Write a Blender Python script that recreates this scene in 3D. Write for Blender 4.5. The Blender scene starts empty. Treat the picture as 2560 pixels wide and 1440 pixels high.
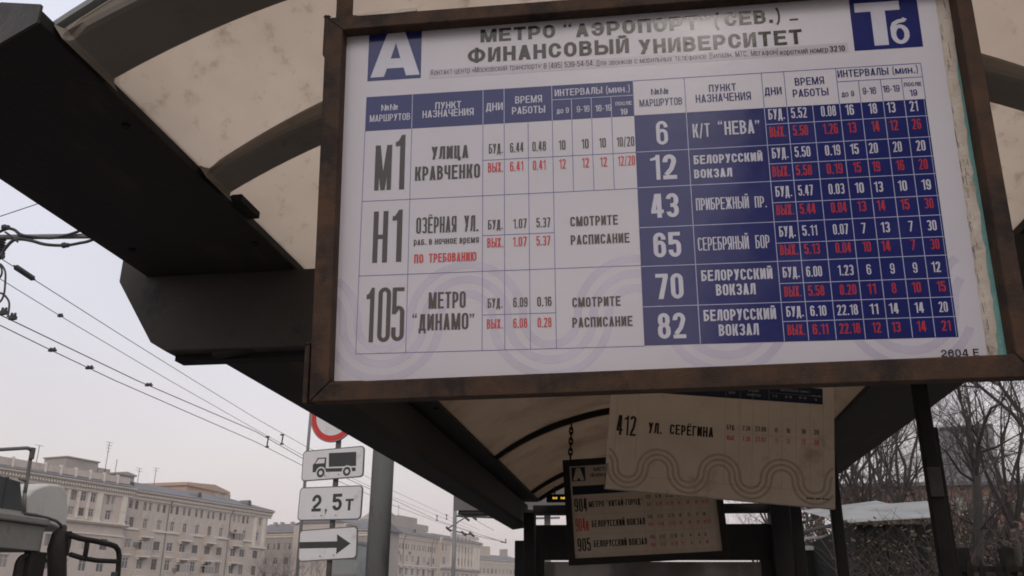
import bpy, math, random
from math import sin, cos, pi, radians as R_
from mathutils import Vector, Matrix, Euler

SC = bpy.context.scene
COL = SC.collection
rnd = random.Random(7)

# ---------------------------------------------------------------- camera
CAM_POS = Vector((0.0, 0.0, 1.6))
FPX = 2200.0                                   # focal length in pixels of the 2560 px wide frame
cam_data = bpy.data.cameras.new("camera")
cam_data.sensor_width = 36.0
cam_data.lens = 36.0 * FPX / 2560.0
cam_data.clip_start = 0.05
cam_data.clip_end = 3000.0
cam = bpy.data.objects.new("camera", cam_data)
CAM_M = Matrix.Rotation(R_(8.77), 3, 'Z') @ Matrix.Rotation(pi / 2 + R_(19.94), 3, 'X') @ Matrix.Rotation(R_(0.45), 3, 'Z')
cam.matrix_world = Matrix.Translation(CAM_POS) @ CAM_M.to_4x4()
COL.objects.link(cam)
SC.camera = cam

# ---------------------------------------------------------------- sky, sun, exposure
SUN_EL, SUN_AZ = R_(36), R_(166)               # azimuth clockwise from +Y: behind the photographer, a little right
world = bpy.data.worlds.new("World")
SC.world = world
world.use_nodes = True
wn, wl = world.node_tree.nodes, world.node_tree.links
wn.clear()
sky = wn.new('ShaderNodeTexSky')
sky.sky_type = 'NISHITA'
sky.sun_disc = False
sky.sun_elevation = SUN_EL
sky.sun_rotation = SUN_AZ
sky.air_density = 1.5
sky.dust_density = 4.0
bg_sky = wn.new('ShaderNodeBackground')
bg_sky.inputs['Strength'].default_value = 0.02
wl.new(sky.outputs['Color'], bg_sky.inputs['Color'])
tc = wn.new('ShaderNodeTexCoord')
sep = wn.new('ShaderNodeSeparateXYZ')
wl.new(tc.outputs['Generated'], sep.inputs['Vector'])
ramp = wn.new('ShaderNodeValToRGB')            # even overcast, rosy near the horizon, bluish grey higher up
cr = ramp.color_ramp
cr.elements[0].position = 0.0
cr.elements[0].color = (0.66, 0.56, 0.55, 1)
cr.elements[1].position = 1.0
cr.elements[1].color = (0.63, 0.64, 0.71, 1)
e = cr.elements.new(0.14); e.color = (0.69, 0.625, 0.63, 1)
e = cr.elements.new(0.30); e.color = (0.67, 0.655, 0.715, 1)
e = cr.elements.new(0.50); e.color = (0.70, 0.705, 0.79, 1)
wl.new(sep.outputs['Z'], ramp.inputs['Fac'])
cloud = wn.new('ShaderNodeTexNoise')
cloud.inputs['Scale'].default_value = 2.2
cloud.inputs['Detail'].default_value = 4
wl.new(tc.outputs['Generated'], cloud.inputs['Vector'])
mr = wn.new('ShaderNodeMapRange')
mr.inputs['From Min'].default_value = 0.3; mr.inputs['From Max'].default_value = 0.7
mr.inputs['To Min'].default_value = 0.98; mr.inputs['To Max'].default_value = 1.15
wl.new(cloud.outputs['Fac'], mr.inputs['Value'])
bg_cl = wn.new('ShaderNodeBackground')
wl.new(ramp.outputs['Color'], bg_cl.inputs['Color'])
wl.new(mr.outputs['Result'], bg_cl.inputs['Strength'])
addn = wn.new('ShaderNodeAddShader')
wo = wn.new('ShaderNodeOutputWorld')
wl.new(bg_sky.outputs[0], addn.inputs[0]); wl.new(bg_cl.outputs[0], addn.inputs[1])
wl.new(addn.outputs[0], wo.inputs['Surface'])

sun_d = bpy.data.lights.new("sun", 'SUN')
sun_d.energy = 0.9
sun_d.angle = R_(24)
sun_d.color = (1.0, 0.93, 0.86)
sun = bpy.data.objects.new("sun", sun_d)
sdir = Vector((sin(SUN_AZ) * cos(SUN_EL), cos(SUN_AZ) * cos(SUN_EL), sin(SUN_EL)))
sun.rotation_euler = sdir.to_track_quat('Z', 'Y').to_euler()
sun.location = (0, 0, 30)
COL.objects.link(sun)

SC.view_settings.view_transform = 'Standard'
SC.view_settings.look = 'None'
SC.view_settings.exposure = 0.0
SC.view_settings.gamma = 1.0
SC.view_settings.use_curve_mapping = False
SC.cycles.max_bounces = 8
SC.cycles.pixel_filter_type = 'BLACKMAN_HARRIS'
SC.cycles.filter_width = 1.8                   # a soft little phone lens

# ---------------------------------------------------------------- sight lines used to survey the place
def ray(x, y):
    return CAM_M @ Vector(((x - 1280) / FPX, (720 - y) / FPX, -1.0))
def atY(x, y, Y):
    r = ray(x, y); return CAM_POS + r * (Y / r.y)
def atX(x, y, X):
    r = ray(x, y); return CAM_POS + r * (X / r.x)
def atZ(x, y, Z):
    r = ray(x, y); return CAM_POS + r * ((Z - 1.6) / r.z)

# ---------------------------------------------------------------- mesh builder
class MB:
    def __init__(s): s.v = []; s.f = []
    def add(s, vs, fs):
        n = len(s.v); s.v += [tuple(v) for v in vs]; s.f += [tuple(n + i for i in f) for f in fs]
    def box(s, x0, x1, y0, y1, z0, z1):
        s.add([(x0,y0,z0),(x1,y0,z0),(x1,y1,z0),(x0,y1,z0),(x0,y0,z1),(x1,y0,z1),(x1,y1,z1),(x0,y1,z1)],
              [(0,3,2,1),(4,5,6,7),(0,1,5,4),(1,2,6,5),(2,3,7,6),(3,0,4,7)])
    def quad(s, a, b, c, d): s.add([a, b, c, d], [(0,1,2,3)])
    def prism(s, poly, a, b, axis='Y'):
        """poly in the plane across axis; for Y: (x,z), for X: (y,z), for Z: (x,y)"""
        def P(p, t):
            return {'Y': (p[0], t, p[1]), 'X': (t, p[0], p[1]), 'Z': (p[0], p[1], t)}[axis]
        n = len(poly)
        s.add([P(p, a) for p in poly] + [P(p, b) for p in poly],
              [tuple(range(n)), tuple(range(2*n-1, n-1, -1))] + [(i, n+i, n+(i+1) % n, (i+1) % n) for i in range(n)])
    def tube(s, pts, r, n=6, cap=True):
        pts = [Vector(p) for p in pts]
        if not isinstance(r, (list, tuple)): r = [r] * len(pts)
        base = len(s.v); prev = None
        for i, p in enumerate(pts):
            d = (pts[min(i+1, len(pts)-1)] - pts[max(i-1, 0)])
            if d.length < 1e-9: d = Vector((0, 0, 1))
            d.normalize()
            if prev is None:
                u = d.cross(Vector((0, 0, 1)))
                if u.length < 1e-3: u = d.cross(Vector((1, 0, 0)))
                u.normalize()
            else:
                u = prev - d * prev.dot(d)
                if u.length < 1e-6: u = d.orthogonal()
                u.normalize()
            prev = u; w = d.cross(u)
            for k in range(n):
                a = 2 * pi * (k + .5) / n
                s.v.append(tuple(p + (u * cos(a) + w * sin(a)) * r[i]))
        for i in range(len(pts) - 1):
            for k in range(n):
                s.f.append((base+i*n+k, base+i*n+(k+1) % n, base+(i+1)*n+(k+1) % n, base+(i+1)*n+k))
        if cap:
            s.f.append(tuple(base + k for k in range(n))[::-1])
            s.f.append(tuple(base + (len(pts)-1)*n + k for k in range(n)))
    def mesh(s, name, m, smooth=False):
        me = bpy.data.meshes.new(name); me.from_pydata(s.v, [], s.f); me.update()
        if m: me.materials.append(m)
        if smooth:
            me.polygons.foreach_set('use_smooth', [True] * len(me.polygons))
        return me
    def build(s, name, m, parent=None, smooth=False, bevel=0, kind=None):
        return link(name, s.mesh(name, m, smooth), parent, bevel, kind)

def link(name, me, parent=None, bevel=0, kind=None):
    o = bpy.data.objects.new(name, me); COL.objects.link(o)
    if parent is not None: o.parent = parent
    if bevel:
        b = o.modifiers.new('bevel', 'BEVEL'); b.width = bevel; b.segments = 2; b.limit_method = 'ANGLE'
    if kind: o['kind'] = kind
    return o
def tag(o, label, cat, group=None):
    o['label'] = label; o['category'] = cat
    if group: o['group'] = group
    return o
def empty(name, label, cat, loc=(0, 0, 0), rz=0, group=None, mat=None):
    o = bpy.data.objects.new(name, None); o.empty_display_size = .1; COL.objects.link(o)
    if mat is not None: o.matrix_world = mat
    else: o.location = loc; o.rotation_euler = (0, 0, rz)
    return tag(o, label, cat, group)

# ---------------------------------------------------------------- materials
def mat(name, c1, c2=None, scale=8, rough=.7, bump=0, bscale=60, metal=0, spec=.5, stain=None, stain_scale=3, stain_lo=.55, stain_hi=.7,
        translucent=0, emit=None, coat=0, detail=6, stretch=(1, 1, 1), rough2=None):
    m = bpy.data.materials.new(name); m.use_nodes = True
    n, l = m.node_tree.nodes, m.node_tree.links
    b = n['Principled BSDF']; out = n['Material Output']
    b.inputs['Roughness'].default_value = rough
    b.inputs['Metallic'].default_value = metal
    b.inputs['Specular IOR Level'].default_value = spec
    b.inputs['Coat Weight'].default_value = coat
    b.inputs['Coat Roughness'].default_value = .08
    t = n.new('ShaderNodeTexCoord')
    mp = n.new('ShaderNodeMapping'); mp.inputs['Scale'].default_value = stretch
    l.new(t.outputs['Object'], mp.inputs['Vector'])
    col = None
    if c2 is None:
        b.inputs['Base Color'].default_value = (*c1, 1)
        rgb = n.new('ShaderNodeRGB'); rgb.outputs[0].default_value = (*c1, 1); col = rgb.outputs[0]
    else:
        no = n.new('ShaderNodeTexNoise'); no.inputs['Scale'].default_value = scale; no.inputs['Detail'].default_value = detail
        no.inputs['Roughness'].default_value = .65
        l.new(mp.outputs[0], no.inputs['Vector'])
        rp = n.new('ShaderNodeValToRGB'); rp.color_ramp.elements[0].position = .35; rp.color_ramp.elements[1].position = .65
        rp.color_ramp.elements[0].color = (*c1, 1); rp.color_ramp.elements[1].color = (*c2, 1)
        l.new(no.outputs['Fac'], rp.inputs['Fac']); col = rp.outputs[0]
        if rough2 is not None:
            rr = n.new('ShaderNodeMapRange'); rr.inputs['To Min'].default_value = rough; rr.inputs['To Max'].default_value = rough2
            rr.inputs['From Min'].default_value = .35; rr.inputs['From Max'].default_value = .65
            l.new(no.outputs['Fac'], rr.inputs['Value']); l.new(rr.outputs[0], b.inputs['Roughness'])
    if stain:
        n2 = n.new('ShaderNodeTexNoise'); n2.inputs['Scale'].default_value = stain_scale; n2.inputs['Detail'].default_value = 8
        n2.inputs['Roughness'].default_value = .7
        l.new(mp.outputs[0], n2.inputs['Vector'])
        r2 = n.new('ShaderNodeMapRange'); r2.inputs['From Min'].default_value = stain_lo; r2.inputs['From Max'].default_value = stain_hi
        l.new(n2.outputs['Fac'], r2.inputs['Value'])
        mx = n.new('ShaderNodeMix'); mx.data_type = 'RGBA'
        l.new(r2.outputs[0], mx.inputs[0]); l.new(col, mx.inputs[6]); mx.inputs[7].default_value = (*stain, 1); col = mx.outputs[2]
    l.new(col, b.inputs['Base Color'])
    if bump:
        nb = n.new('ShaderNodeTexNoise'); nb.inputs['Scale'].default_value = bscale; nb.inputs['Detail'].default_value = 5
        l.new(mp.outputs[0], nb.inputs['Vector'])
        bp = n.new('ShaderNodeBump'); bp.inputs['Strength'].default_value = bump; bp.inputs['Distance'].default_value = .01
        l.new(nb.outputs['Fac'], bp.inputs['Height']); l.new(bp.outputs[0], b.inputs['Normal'])
    if translucent:
        tr = n.new('ShaderNodeBsdfTranslucent'); l.new(col, tr.inputs['Color'])
        ms = n.new('ShaderNodeMixShader'); ms.inputs[0].default_value = translucent
        l.new(b.outputs[0], ms.inputs[1]); l.new(tr.outputs[0], ms.inputs[2]); l.new(ms.outputs[0], out.inputs['Surface'])
    if emit:
        b.inputs['Emission Color'].default_value = (*emit[:3], 1); b.inputs['Emission Strength'].default_value = emit[3]
    return m

M = {}
M['steel'] = mat('dark_brown_steel', (.012, .0105, .0095), (.018, .015, .0135), 5, .75, .2, 90, spec=.22, stain=(.028, .018, .013), stain_scale=6, stain_lo=.58, stain_hi=.75)
M['beam'] = mat('brown_black_beam_paint', (.020, .0175, .016), (.031, .026, .022), 2.5, .7, .25, 70, spec=.3, stain=(.048, .034, .025), stain_scale=5, stain_lo=.56, stain_hi=.74, stretch=(1, .35, 1))
M['rib'] = mat('grey_painted_steel', (.17, .145, .12), (.21, .18, .15), 4, .6, .1, 60, spec=.3, stain=(.12, .095, .075), stain_scale=7)
M['cross'] = mat('dark_grey_steel', (.045, .038, .034), (.060, .050, .044), 3, .6, .2, 80, spec=.3, stain=(.018, .014, .012), stain_scale=5)
M['rust'] = mat('rusty_brown_frame', (.044, .028, .020), (.085, .044, .024), 20, .8, .22, 260, spec=.3, stain=(.024, .016, .013), stain_scale=9, stain_lo=.5, stain_hi=.62, stretch=(1, 1, 1))
M['canopy_far'] = mat('dark_beige_plastic_sheet', (.40, .32, .25), (.47, .39, .31), 1.5, .7, .12, 25, stain=(.28, .215, .16), stain_scale=2.5, stain_lo=.5, stain_hi=.78, translucent=.56)  # far roof sheets: darker and less translucent than the near ones
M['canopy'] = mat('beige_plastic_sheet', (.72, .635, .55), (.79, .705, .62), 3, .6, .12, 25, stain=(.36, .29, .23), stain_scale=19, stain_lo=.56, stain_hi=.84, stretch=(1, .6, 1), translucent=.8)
M['paper'] = mat('printed_white_film', (.56, .525, .56), (.60, .565, .595), 3, .3, .16, 9, coat=.3)
M['trimgrey'] = mat('grey_green_edge_trim', (.20, .21, .205), (.25, .26, .25), 5, .6)
M['paper_dim'] = mat('dull_yellowed_plastic_sheet', (.36, .30, .235), (.41, .345, .275), 5, .6, .1, 20, spec=.3, stain=(.26, .205, .155), stain_scale=4)
M['paper_old'] = mat('yellowed_plastic_sheet', (.36, .295, .225), (.42, .345, .27), 5, .5, .1, 20, stain=(.42, .33, .24), stain_scale=4)
M['backing'] = mat('cracked_cream_backing', (.52, .44, .36), (.64, .56, .48), 9, .8, .5, 40, stain=(.22, .15, .10), stain_scale=16, stain_lo=.56, stain_hi=.68)
M['teal'] = mat('teal_backing_paint', (.16, .36, .33), (.21, .44, .40), 30, .6, .3, 80)
def ink(name, c, coat=.6, r=.16): return mat(name, c, tuple(min(1, x * 1.15) for x in c), 12, r, .16, 9, coat=coat, spec=.35)
M['ink_black'] = ink('black_ink', (.045, .035, .032))
M['ink_red'] = ink('red_ink', (.50, .03, .035))
M['ink_dred'] = ink('red_ink_on_blue', (.42, .045, .05))
M['ink_blue'] = ink('deep_blue_ink', (.018, .022, .120))
M['ink_white'] = ink('white_ink', (.53, .51, .57))
M['ink_line'] = ink('blue_line_ink', (.10, .11, .30))
M['ink_wline'] = ink('pale_line_ink', (.45, .47, .62))
M['ink_wave'] = ink('pale_lavender_ink', (.49, .447, .523))
M['ink_band'] = ink('faint_grey_ink', (.49, .45, .49))
for k, c in dict(black=(.016, .012, .010), red=(.36, .035, .028), dred=(.4, .05, .04), blue=(.012, .014, .024), white=(.34, .30, .24), line=(.17, .14, .13), wline=(.16, .16, .18), wave=(.25, .205, .165), band=(.5, .42, .33)).items():
    M['old_' + k] = mat('aged_%s_ink' % k, c, tuple(x * 1.2 for x in c), 14, .8, spec=.12)

# ---------------------------------------------------------------- setting: ground, road, pavement
M['asphalt'] = mat('asphalt', (.05, .048, .046), (.075, .07, .068), 1.2, .85, .3, 80)
M['paving'] = mat('concrete_paving', (.17, .155, .14), (.23, .21, .19), .8, .85, .3, 50)
M['kerb'] = mat('concrete_kerb', (.26, .25, .24), (.32, .30, .28), 3, .85)
M['earth'] = mat('winter_grass_and_earth', (.055, .045, .028), (.09, .075, .045), .5, .95, .4, 12, stain=(.045, .05, .025), stain_scale=.3)
M['mark'] = mat('road_paint', (.62, .62, .60), (.74, .74, .72), 6, .6)
b = MB(); b.quad((-1500, -600, -.12), (1500, -600, -.12), (1500, 1800, -.12), (-1500, 1800, -.12))
b.build('ground', M['earth'], kind='structure')
b = MB(); b.quad((-52, -300, -.116), (-1.75, -300, -.116), (-1.75, 900, -.116), (-52, 900, -.116))
b.build('road', M['asphalt'], kind='structure')
b = MB(); b.box(-1.6, 5.2, -60, 120, -.112, 0); b.build('pavement', M['paving'], kind='structure')
b = MB()
y = -60.0
while y < 60: b.box(-1.75, -1.6, y, y + .99, -.112, .02); y += 1.0
b.build('kerb', M['kerb'], kind='structure')
b = MB()
for x in (-5.4, -9.1, -12.8):
    y = -60
    while y < 160: b.box(x, x + .12, y, y + 3, -.1159, -.1118); y += 9
b.build('lane_marking', M['mark'], kind='structure')

# ---------------------------------------------------------------- the bus shelter
RC, ZC = 1.876, 1.144
def arc_prism(mb, r0, r1, y0, y1, a0, a1, n=28, trim=False):
    base = len(mb.v)
    for i in range(n + 1):
        for (r, y) in ((r0, y0), (r0, y1), (r1, y1), (r1, y0)):
            lim = 36.1 if trim else a1; a = R_(-lim + 2 * lim * i / n)
            dp = r1 - r0; de = min(dp, .028); q = r1 - min(dp, de + (36.1 - abs(math.degrees(a))) / 14 * (dp - de)) if trim and r == r0 else r       # the rib thins out into the eave
            mb.v.append((q * sin(a), y, ZC + q * cos(a)))
    for i in range(n):
        for k in range(4):
            mb.f.append((base+i*4+k, base+i*4+(k+1) % 4, base+(i+1)*4+(k+1) % 4, base+(i+1)*4+k))
    mb.f.append(tuple(base + k for k in range(4))); mb.f.append(tuple(base + n*4 + k for k in (3, 2, 1, 0)))

def arc_skew(mb):
    mb.v = [(x * (1 + .0040 * max(0, y - 2.5)) if x < -.6 else x, y, z) for x, y, z in mb.v]
shelter = empty('bus_shelter', 'dark steel bus shelter with an arched beige roof over the hanging route boards', 'bus shelter', (0, 0, 0))
def skew(mb):      # the left eave runs a touch outward with distance
    mb.v = [(x * (1 + .0040 * max(0, y - 2.5)), y, z) for x, y, z in mb.v]; return mb
# eaves: folded steel, thin inside and deep outside
EAVE = [(1.105, 2.637), (1.105, 2.666), (1.25, 2.735), (1.633, 2.79), (1.633, 2.637)]
def eave(side, xs, miter):
    b = MB(); n = len(EAVE)
    for end in (0, 1):
        for (x, z) in EAVE:
            x = 1.105 + (x - 1.105) * xs
            b.v.append((side * x, 9.35 if end else 1.247 + (x - 1.105) * miter, z))
    b.f = [tuple(range(n)), tuple(range(2*n-1, n-1, -1))] + [(i, n+i, n+(i+1) % n, (i+1) % n) for i in range(n)]
    if side < 0: skew(b)
    else: b.f = [f[::-1] for f in b.f]
    return b
eave(-1, 1.0, .44).build('eave_beam', M['beam'], shelter, bevel=.004)
eave(1, .82, .44).build('eave_beam', M['beam'], shelter, bevel=.004)
# end plates closing the eaves, a lighter grey than the beams
for (sd, xs) in ((-1, 1.0), (1, .82)):
    b = MB(); P = []
    for (x, z) in [(1.100, 2.630), (1.100, 2.670), (1.25, 2.742), (1.64, 2.80), (1.64, 2.630)]:
        x = 1.105 + (x - 1.105) * xs; P.append((sd * x, 1.2385 + (x - 1.105) * .44, z))
    n = 5; b.v = P + [(x, y + .007, z) for x, y, z in P]; b.f = [tuple(range(n)), tuple(range(2*n-1, n-1, -1))] + [(i, n+i, n+(i+1) % n, (i+1) % n) for i in range(n)]
    b.build('beam_end_plate', M['cross'], shelter)
# bolt heads along the left eave
for yb0 in (1.62, 2.32, 3.1, 3.9, 4.7):
    for xb0 in (-1.15, -1.55):
        b = MB(); b.tube([(xb0, yb0, 2.6365), (xb0, yb0, 2.629)], .011, 6); b.build('bolt', M['steel'], shelter)
# longitudinal girder beyond the cross beam
b = MB(); b.prism([(-1.215, 2.60), (-1.215, 2.40), (-1.235, 2.372), (-1.372, 2.352), (-1.372, 2.60)], 2.56, 9.3); skew(b)
b.build('girder', M['beam'], shelter, bevel=.004)
# seams, stiffeners and a small bracket on the eave
b = MB(); b.box(-1.125, -1.075, 2.06, 2.18, 2.648, 2.668); b.build('bracket_plate', M['steel'], shelter)
b = MB(); b.box(1.42, 1.475, 3.75, 3.95, 2.60, 2.636); b.build('bracket_plate', M['steel'], shelter)
# cross beam with chamfered cantilever end
b = MB(); b.prism([(-1.735, 2.74), (-1.735, 2.622), (-1.588, 2.405), (-1.53, 2.372), (1.62, 2.372), (1.62, 2.637), (-1.633, 2.6365), (-1.66, 2.74)], 2.55, 2.70)
b.build('cross_beam', M['cross'], shelter, bevel=.005)
b = MB(); b.box(-1.52, 1.6, 2.60, 2.66, 2.352, 2.3775); b.build('cross_beam_flange', M['steel'], shelter)
# ribs
for (y0, y1, dep, m) in ((1.30, 1.46, .075, 'rib'), (1.89, 2.01, .062, 'rib'), (4.24, 4.30, .045, 'steel'), (6.50, 6.55, .040, 'steel'), (8.64, 8.69, .040, 'steel'), (9.22, 9.30, .045, 'steel')):
    b = MB(); arc_prism(b, RC - dep, RC, y0, y1, -36.5, 36.5, 48, True); arc_skew(b); b.build('roof_rib', M[m], shelter, bevel=.014 if m == 'rib' else .004)
# bolts of the first rib
# roof sheets between ribs (each its own sheet, lapped over the ribs)
ys = [1.306, 1.95, 4.27, 6.525, 8.665, 9.34]
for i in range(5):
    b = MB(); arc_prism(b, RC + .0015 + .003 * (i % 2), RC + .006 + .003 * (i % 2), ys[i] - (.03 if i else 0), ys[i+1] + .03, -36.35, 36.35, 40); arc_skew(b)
    b.build('roof_sheet', M['canopy' if i < 2 else 'canopy_far'], shelter, smooth=False)
b = MB(); arc_prism(b, RC + .0005, RC + .012, 1.288, 1.305, -36.6, 36.6, 40); b.build('roof_edge_trim', M['trimgrey'], shelter)
# posts
for (x, y, w) in ((1.32, 2.62, .10), (1.28, 6.53, .07), (1.34, 8.70, .10)):
    b = MB(); b.box(x - w/2, x + w/2, y - w/2, y + w/2, 0, 2.636 if y > 3 else 2.371); b.build('post', M['steel'], shelter, bevel=.006)
    b = MB(); b.box(x - w/2 - .05, x + w/2 + .05, y - w/2 - .05, y + w/2 + .05, 0, .015); b.build('base_plate', M['steel'], shelter)
b = MB(); b.box(-1.20, -1.10, 8.62, 8.80, 0, 2.46); b.build('post', M['steel'], shelter, bevel=.006)
b = MB(); b.box(1.255, 1.318, 4.29, 4.34, 0, 2.636); b.build('post', M['steel'], shelter, bevel=.005)
b = MB(); b.box(1.20, 1.37, 4.23, 4.40, 0, .015); b.build('base_plate', M['steel'], shelter)
# glazing rail and a small box on the near right-hand post
b = MB(); b.box(1.3195, 1.335, 4.30, 4.335, .2, 2.40); b.build('glazing_rail', M['steel'], shelter)
qa, qb = atY(2328, 1242, 4.283), atY(2349, 1168, 4.283)
b = MB(); b.box(qa.x, qb.x, 4.276, 4.2895, qa.z, qb.z); b.build('junction_box', M['cross'], shelter, bevel=.003)

# ---------------------------------------------------------------- printed boards
# ---- a condensed grotesque drawn stroke by stroke (every glyph is a set of flat strips)
ADV = {' ': .55, '.': .52, ',': .52, ':': .52, '1': .74, '/': .8, '-': .6, '–': .8, '(': .5, ')': .5, '“': .8, '”': .8, '«': .8, '»': .8, 'Г': .85, 'г': .8,
       'Ж': 1.45, 'Ш': 1.45, 'Щ': 1.5, 'Ю': 1.42, 'Ы': 1.38, 'М': 1.28, 'Ф': 1.36, 'ж': 1.4, 'ш': 1.4, 'щ': 1.45, 'ю': 1.4, 'ы': 1.3, 'м': 1.25, 'ф': 1.3, '№': 1.35, 'Д': 1.08, 'Ц': 1.05}
def glyph(c, w, h, sx, sy):
    """polygons of one character in a box w by h"""
    out = []
    low = c.islower() and c not in '№'
    C_ = c.upper() if low else c
    if low: h = h * .76
    sx = min(sx, w * (.9 if c in '.,:' else .42)); sy = min(sy, h * .24)
    L, R, B, T, Mx, My = sx/2, w - sx/2, sy/2, h - sy/2, w/2, h*.5
    def poly(*p): out.append(list(p))
    def rect(x0, y0, x1, y1): poly((x0, y0), (x1, y0), (x1, y1), (x0, y1))
    def V(x, y0=0, y1=None): rect(x - sx/2, y0, x + sx/2, h if y1 is None else y1)
    def H(y, x0=0, x1=None): rect(x0, y - sy/2, w if x1 is None else x1, y + sy/2)
    def D(x0, y0, x1, y1, s=1.08):
        d = sx * s; poly((x0, y0), (x0 + d, y0), (x1 + d, y1), (x1, y1)) if y1 > y0 else poly((x1, y1), (x1 + d, y1), (x0 + d, y0), (x0, y0))
    def path(pts):
        n = len(pts)
        for i in range(n - 1):
            q = []
            for j in (i, i + 1):
                a, b = pts[max(j-1, 0)], pts[min(j+1, n-1)]
                dx, dy = b[0] - a[0], b[1] - a[1]; l = math.hypot(dx, dy) or 1
                q.append((pts[j], -dy / l * sx/2, dx / l * sy/2))
            (p, a, b_), (p2, a2, b2) = q
            poly((p[0] - a, p[1] - b_), (p2[0] - a2, p2[1] - b2), (p2[0] + a2, p2[1] + b2), (p[0] + a, p[1] + b_))
    def arc(cx, cy, rx, ry, a0, a1, n=5): return [(cx + rx * cos(R_(a0 + (a1 - a0) * i / n)), cy + ry * sin(R_(a0 + (a1 - a0) * i / n))) for i in range(n + 1)]
    def bowl(y0, y1, x0=None, x1=None, rx=None):      # open to the left
        x0 = L if x0 is None else x0; x1 = R if x1 is None else x1
        r = min((x1 - x0) * .75, (y1 - y0) / 2); ry = min((y1 - y0) / 2, r * 1.1)
        path([(x0, y1)] + arc(x1 - r, y1 - ry, r, ry, 90, 0) + arc(x1 - r, y0 + ry, r, ry, 0, -90) + [(x0, y0)])
    def ring(x0, y0, x1, y1):
        rx = (x1 - x0) / 2; ry = min((y1 - y0) / 2, rx * 1.15); cx = (x0 + x1) / 2
        p = arc(cx, y1 - ry, rx, ry, 0, 180, 10) + arc(cx, y0 + ry, rx, ry, 180, 360, 10); path(p + [p[0], p[1]][:1])
    rx = (R - L) / 2; ry = min((T - B) / 2, rx * 1.15)
    g_ = min(ry * 1.25, h * .30); a_s = 0 if g_ >= ry else math.degrees(math.asin((ry - g_) / ry)); e1 = [(R, T - g_)] if g_ > ry else []; e2 = [(R, B + g_)] if g_ > ry else []
    f1 = [(L, T - g_)] if g_ > ry else []; f2 = [(L, B + g_)] if g_ > ry else []
    if C_ in 'АA':
        e_ = w - sx * 1.08; D(0, 0, e_/2, h); D(e_, 0, e_/2, h); rect(w*.2, h*.18, w*.8, h*.18 + sy)
    elif C_ == 'Б': V(L); H(T, sx, w*.94); bowl(B, h*.58)
    elif C_ == 'В': V(L); bowl(B, h*.53); bowl(h*.53, T, L, R - w*.05)
    elif C_ == 'Г': V(L); H(T, sx)
    elif C_ == 'Д':
        poly((0, 0), (w, 0), (w, sy), (0, sy)); rect(0, -h*.17, sx*.9, 0); rect(w - sx*.9, -h*.17, w, 0)
        V(R - sx*.35, sy, T); H(T, w*.22, w - sx*.35); D(w*.10, sy, w*.22, T)
    elif C_ in 'ЕЁ':
        V(L); H(T, sx); H(B, sx); H(h*.52, sx, w*.9)
        if C_ == 'Ё': rect(w*.18, h*1.06, w*.42, h*1.06 + sy); rect(w*.58, h*1.06, w*.82, h*1.06 + sy)
    elif C_ == 'Ж':
        V(Mx); d = sx * 1.05; D(0, 0, Mx - d, h*.5); D(0, h, Mx - d, h*.5); D(w - d, 0, Mx, h*.5); D(w - d, h, Mx, h*.5)
    elif C_ in 'З3':
        r1 = min((T - My) / 2, rx*1.15)
        path([(L, T - ry*.9)] + arc(Mx, T - r1, rx, r1, 170, 0, 8) + arc(Mx, My + r1, rx, r1, 0, -80, 4) + [(w*.35, My)])
        path([(w*.35, My)] + arc(Mx, My - r1, rx, r1, 80, 0, 4) + arc(Mx, B + r1, rx, r1, 0, -170, 8) + [(L, B + ry*.9)])
    elif C_ in 'ИЙ':
        V(L); V(R); D(sx*.85, h*.10, w - sx*.85 - sx*.66, h*.90, .66)
        if C_ == 'Й': path(arc(Mx, h*1.22, w*.24, h*.12, 190, 350, 6))
    elif C_ in 'К': V(L); D(sx, h*.42, w - sx*1.08, h); D(w - sx*1.08, 0, w*.36, h*.60)
    elif C_ == 'Л': V(R); H(T, w*.25, w - sx); path([(w*.25 + sx*.3, T), (w*.23 + sx*.2, h*.35), (w*.12 + sx*.3, B*1.6), (0, B)])
    elif C_ == 'М': V(L); V(R); D(Mx - sx*.5, 0, sx*.15, h, 1.0); D(Mx - sx*.5, 0, w - sx*1.15, h, 1.0)
    elif C_ == 'Н': V(L); V(R); H(My, sx, w - sx)
    elif C_ in 'О0': ring(L, B, R, T)
    elif C_ == 'П': V(L); V(R); H(T, sx, w - sx)
    elif C_ == 'Р':
        V(L, -h*.25 if low else 0); bowl(h*.40 if not low else B, T)
    elif C_ == 'С': path(e1 + arc(Mx, T - ry, rx, ry, a_s, 180, 8) + arc(Mx, B + ry, rx, ry, 180, 360 - a_s, 8) + e2)
    elif C_ == 'Т': V(Mx, 0, h - sy); H(T)
    elif C_ == 'У':
        D(w*.16, -h*.22 if low else 0, w - sx*1.08, h); D(w*.42, h*.32, 0, h)
    elif C_ == 'Ф': V(Mx, -h*.22 if low else 0, h*1.04); ring(L, h*.14, R, h*.86)
    elif C_ == 'Х': D(0, 0, w - sx*1.08, h); D(w - sx*1.08, 0, 0, h)
    elif C_ == 'Ц': V(L); V(R - sx*.5); H(B, sx, w - sx*1.5); rect(w - sx*1.2, -h*.16, w, sy*.8)
    elif C_ == 'Ч': V(R); path([(L, h), (L, h*.62)] + arc(L + rx, h*.42 + ry*.6, rx, ry*.6, 180, 270, 5) + [(R, h*.42)])
    elif C_ in 'ШЩ':
        e_ = 0 if C_ == 'Ш' else sx*.5; V(L); V(Mx - e_/2); V(R - e_); H(B, sx, w - sx - e_)
        if e_: rect(w - sx*.9, -h*.16, w, sy)
    elif C_ in 'ЬЪ':
        q = L if C_ == 'Ь' else L + w*.2; V(q); bowl(B, h*.56, q)
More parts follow.
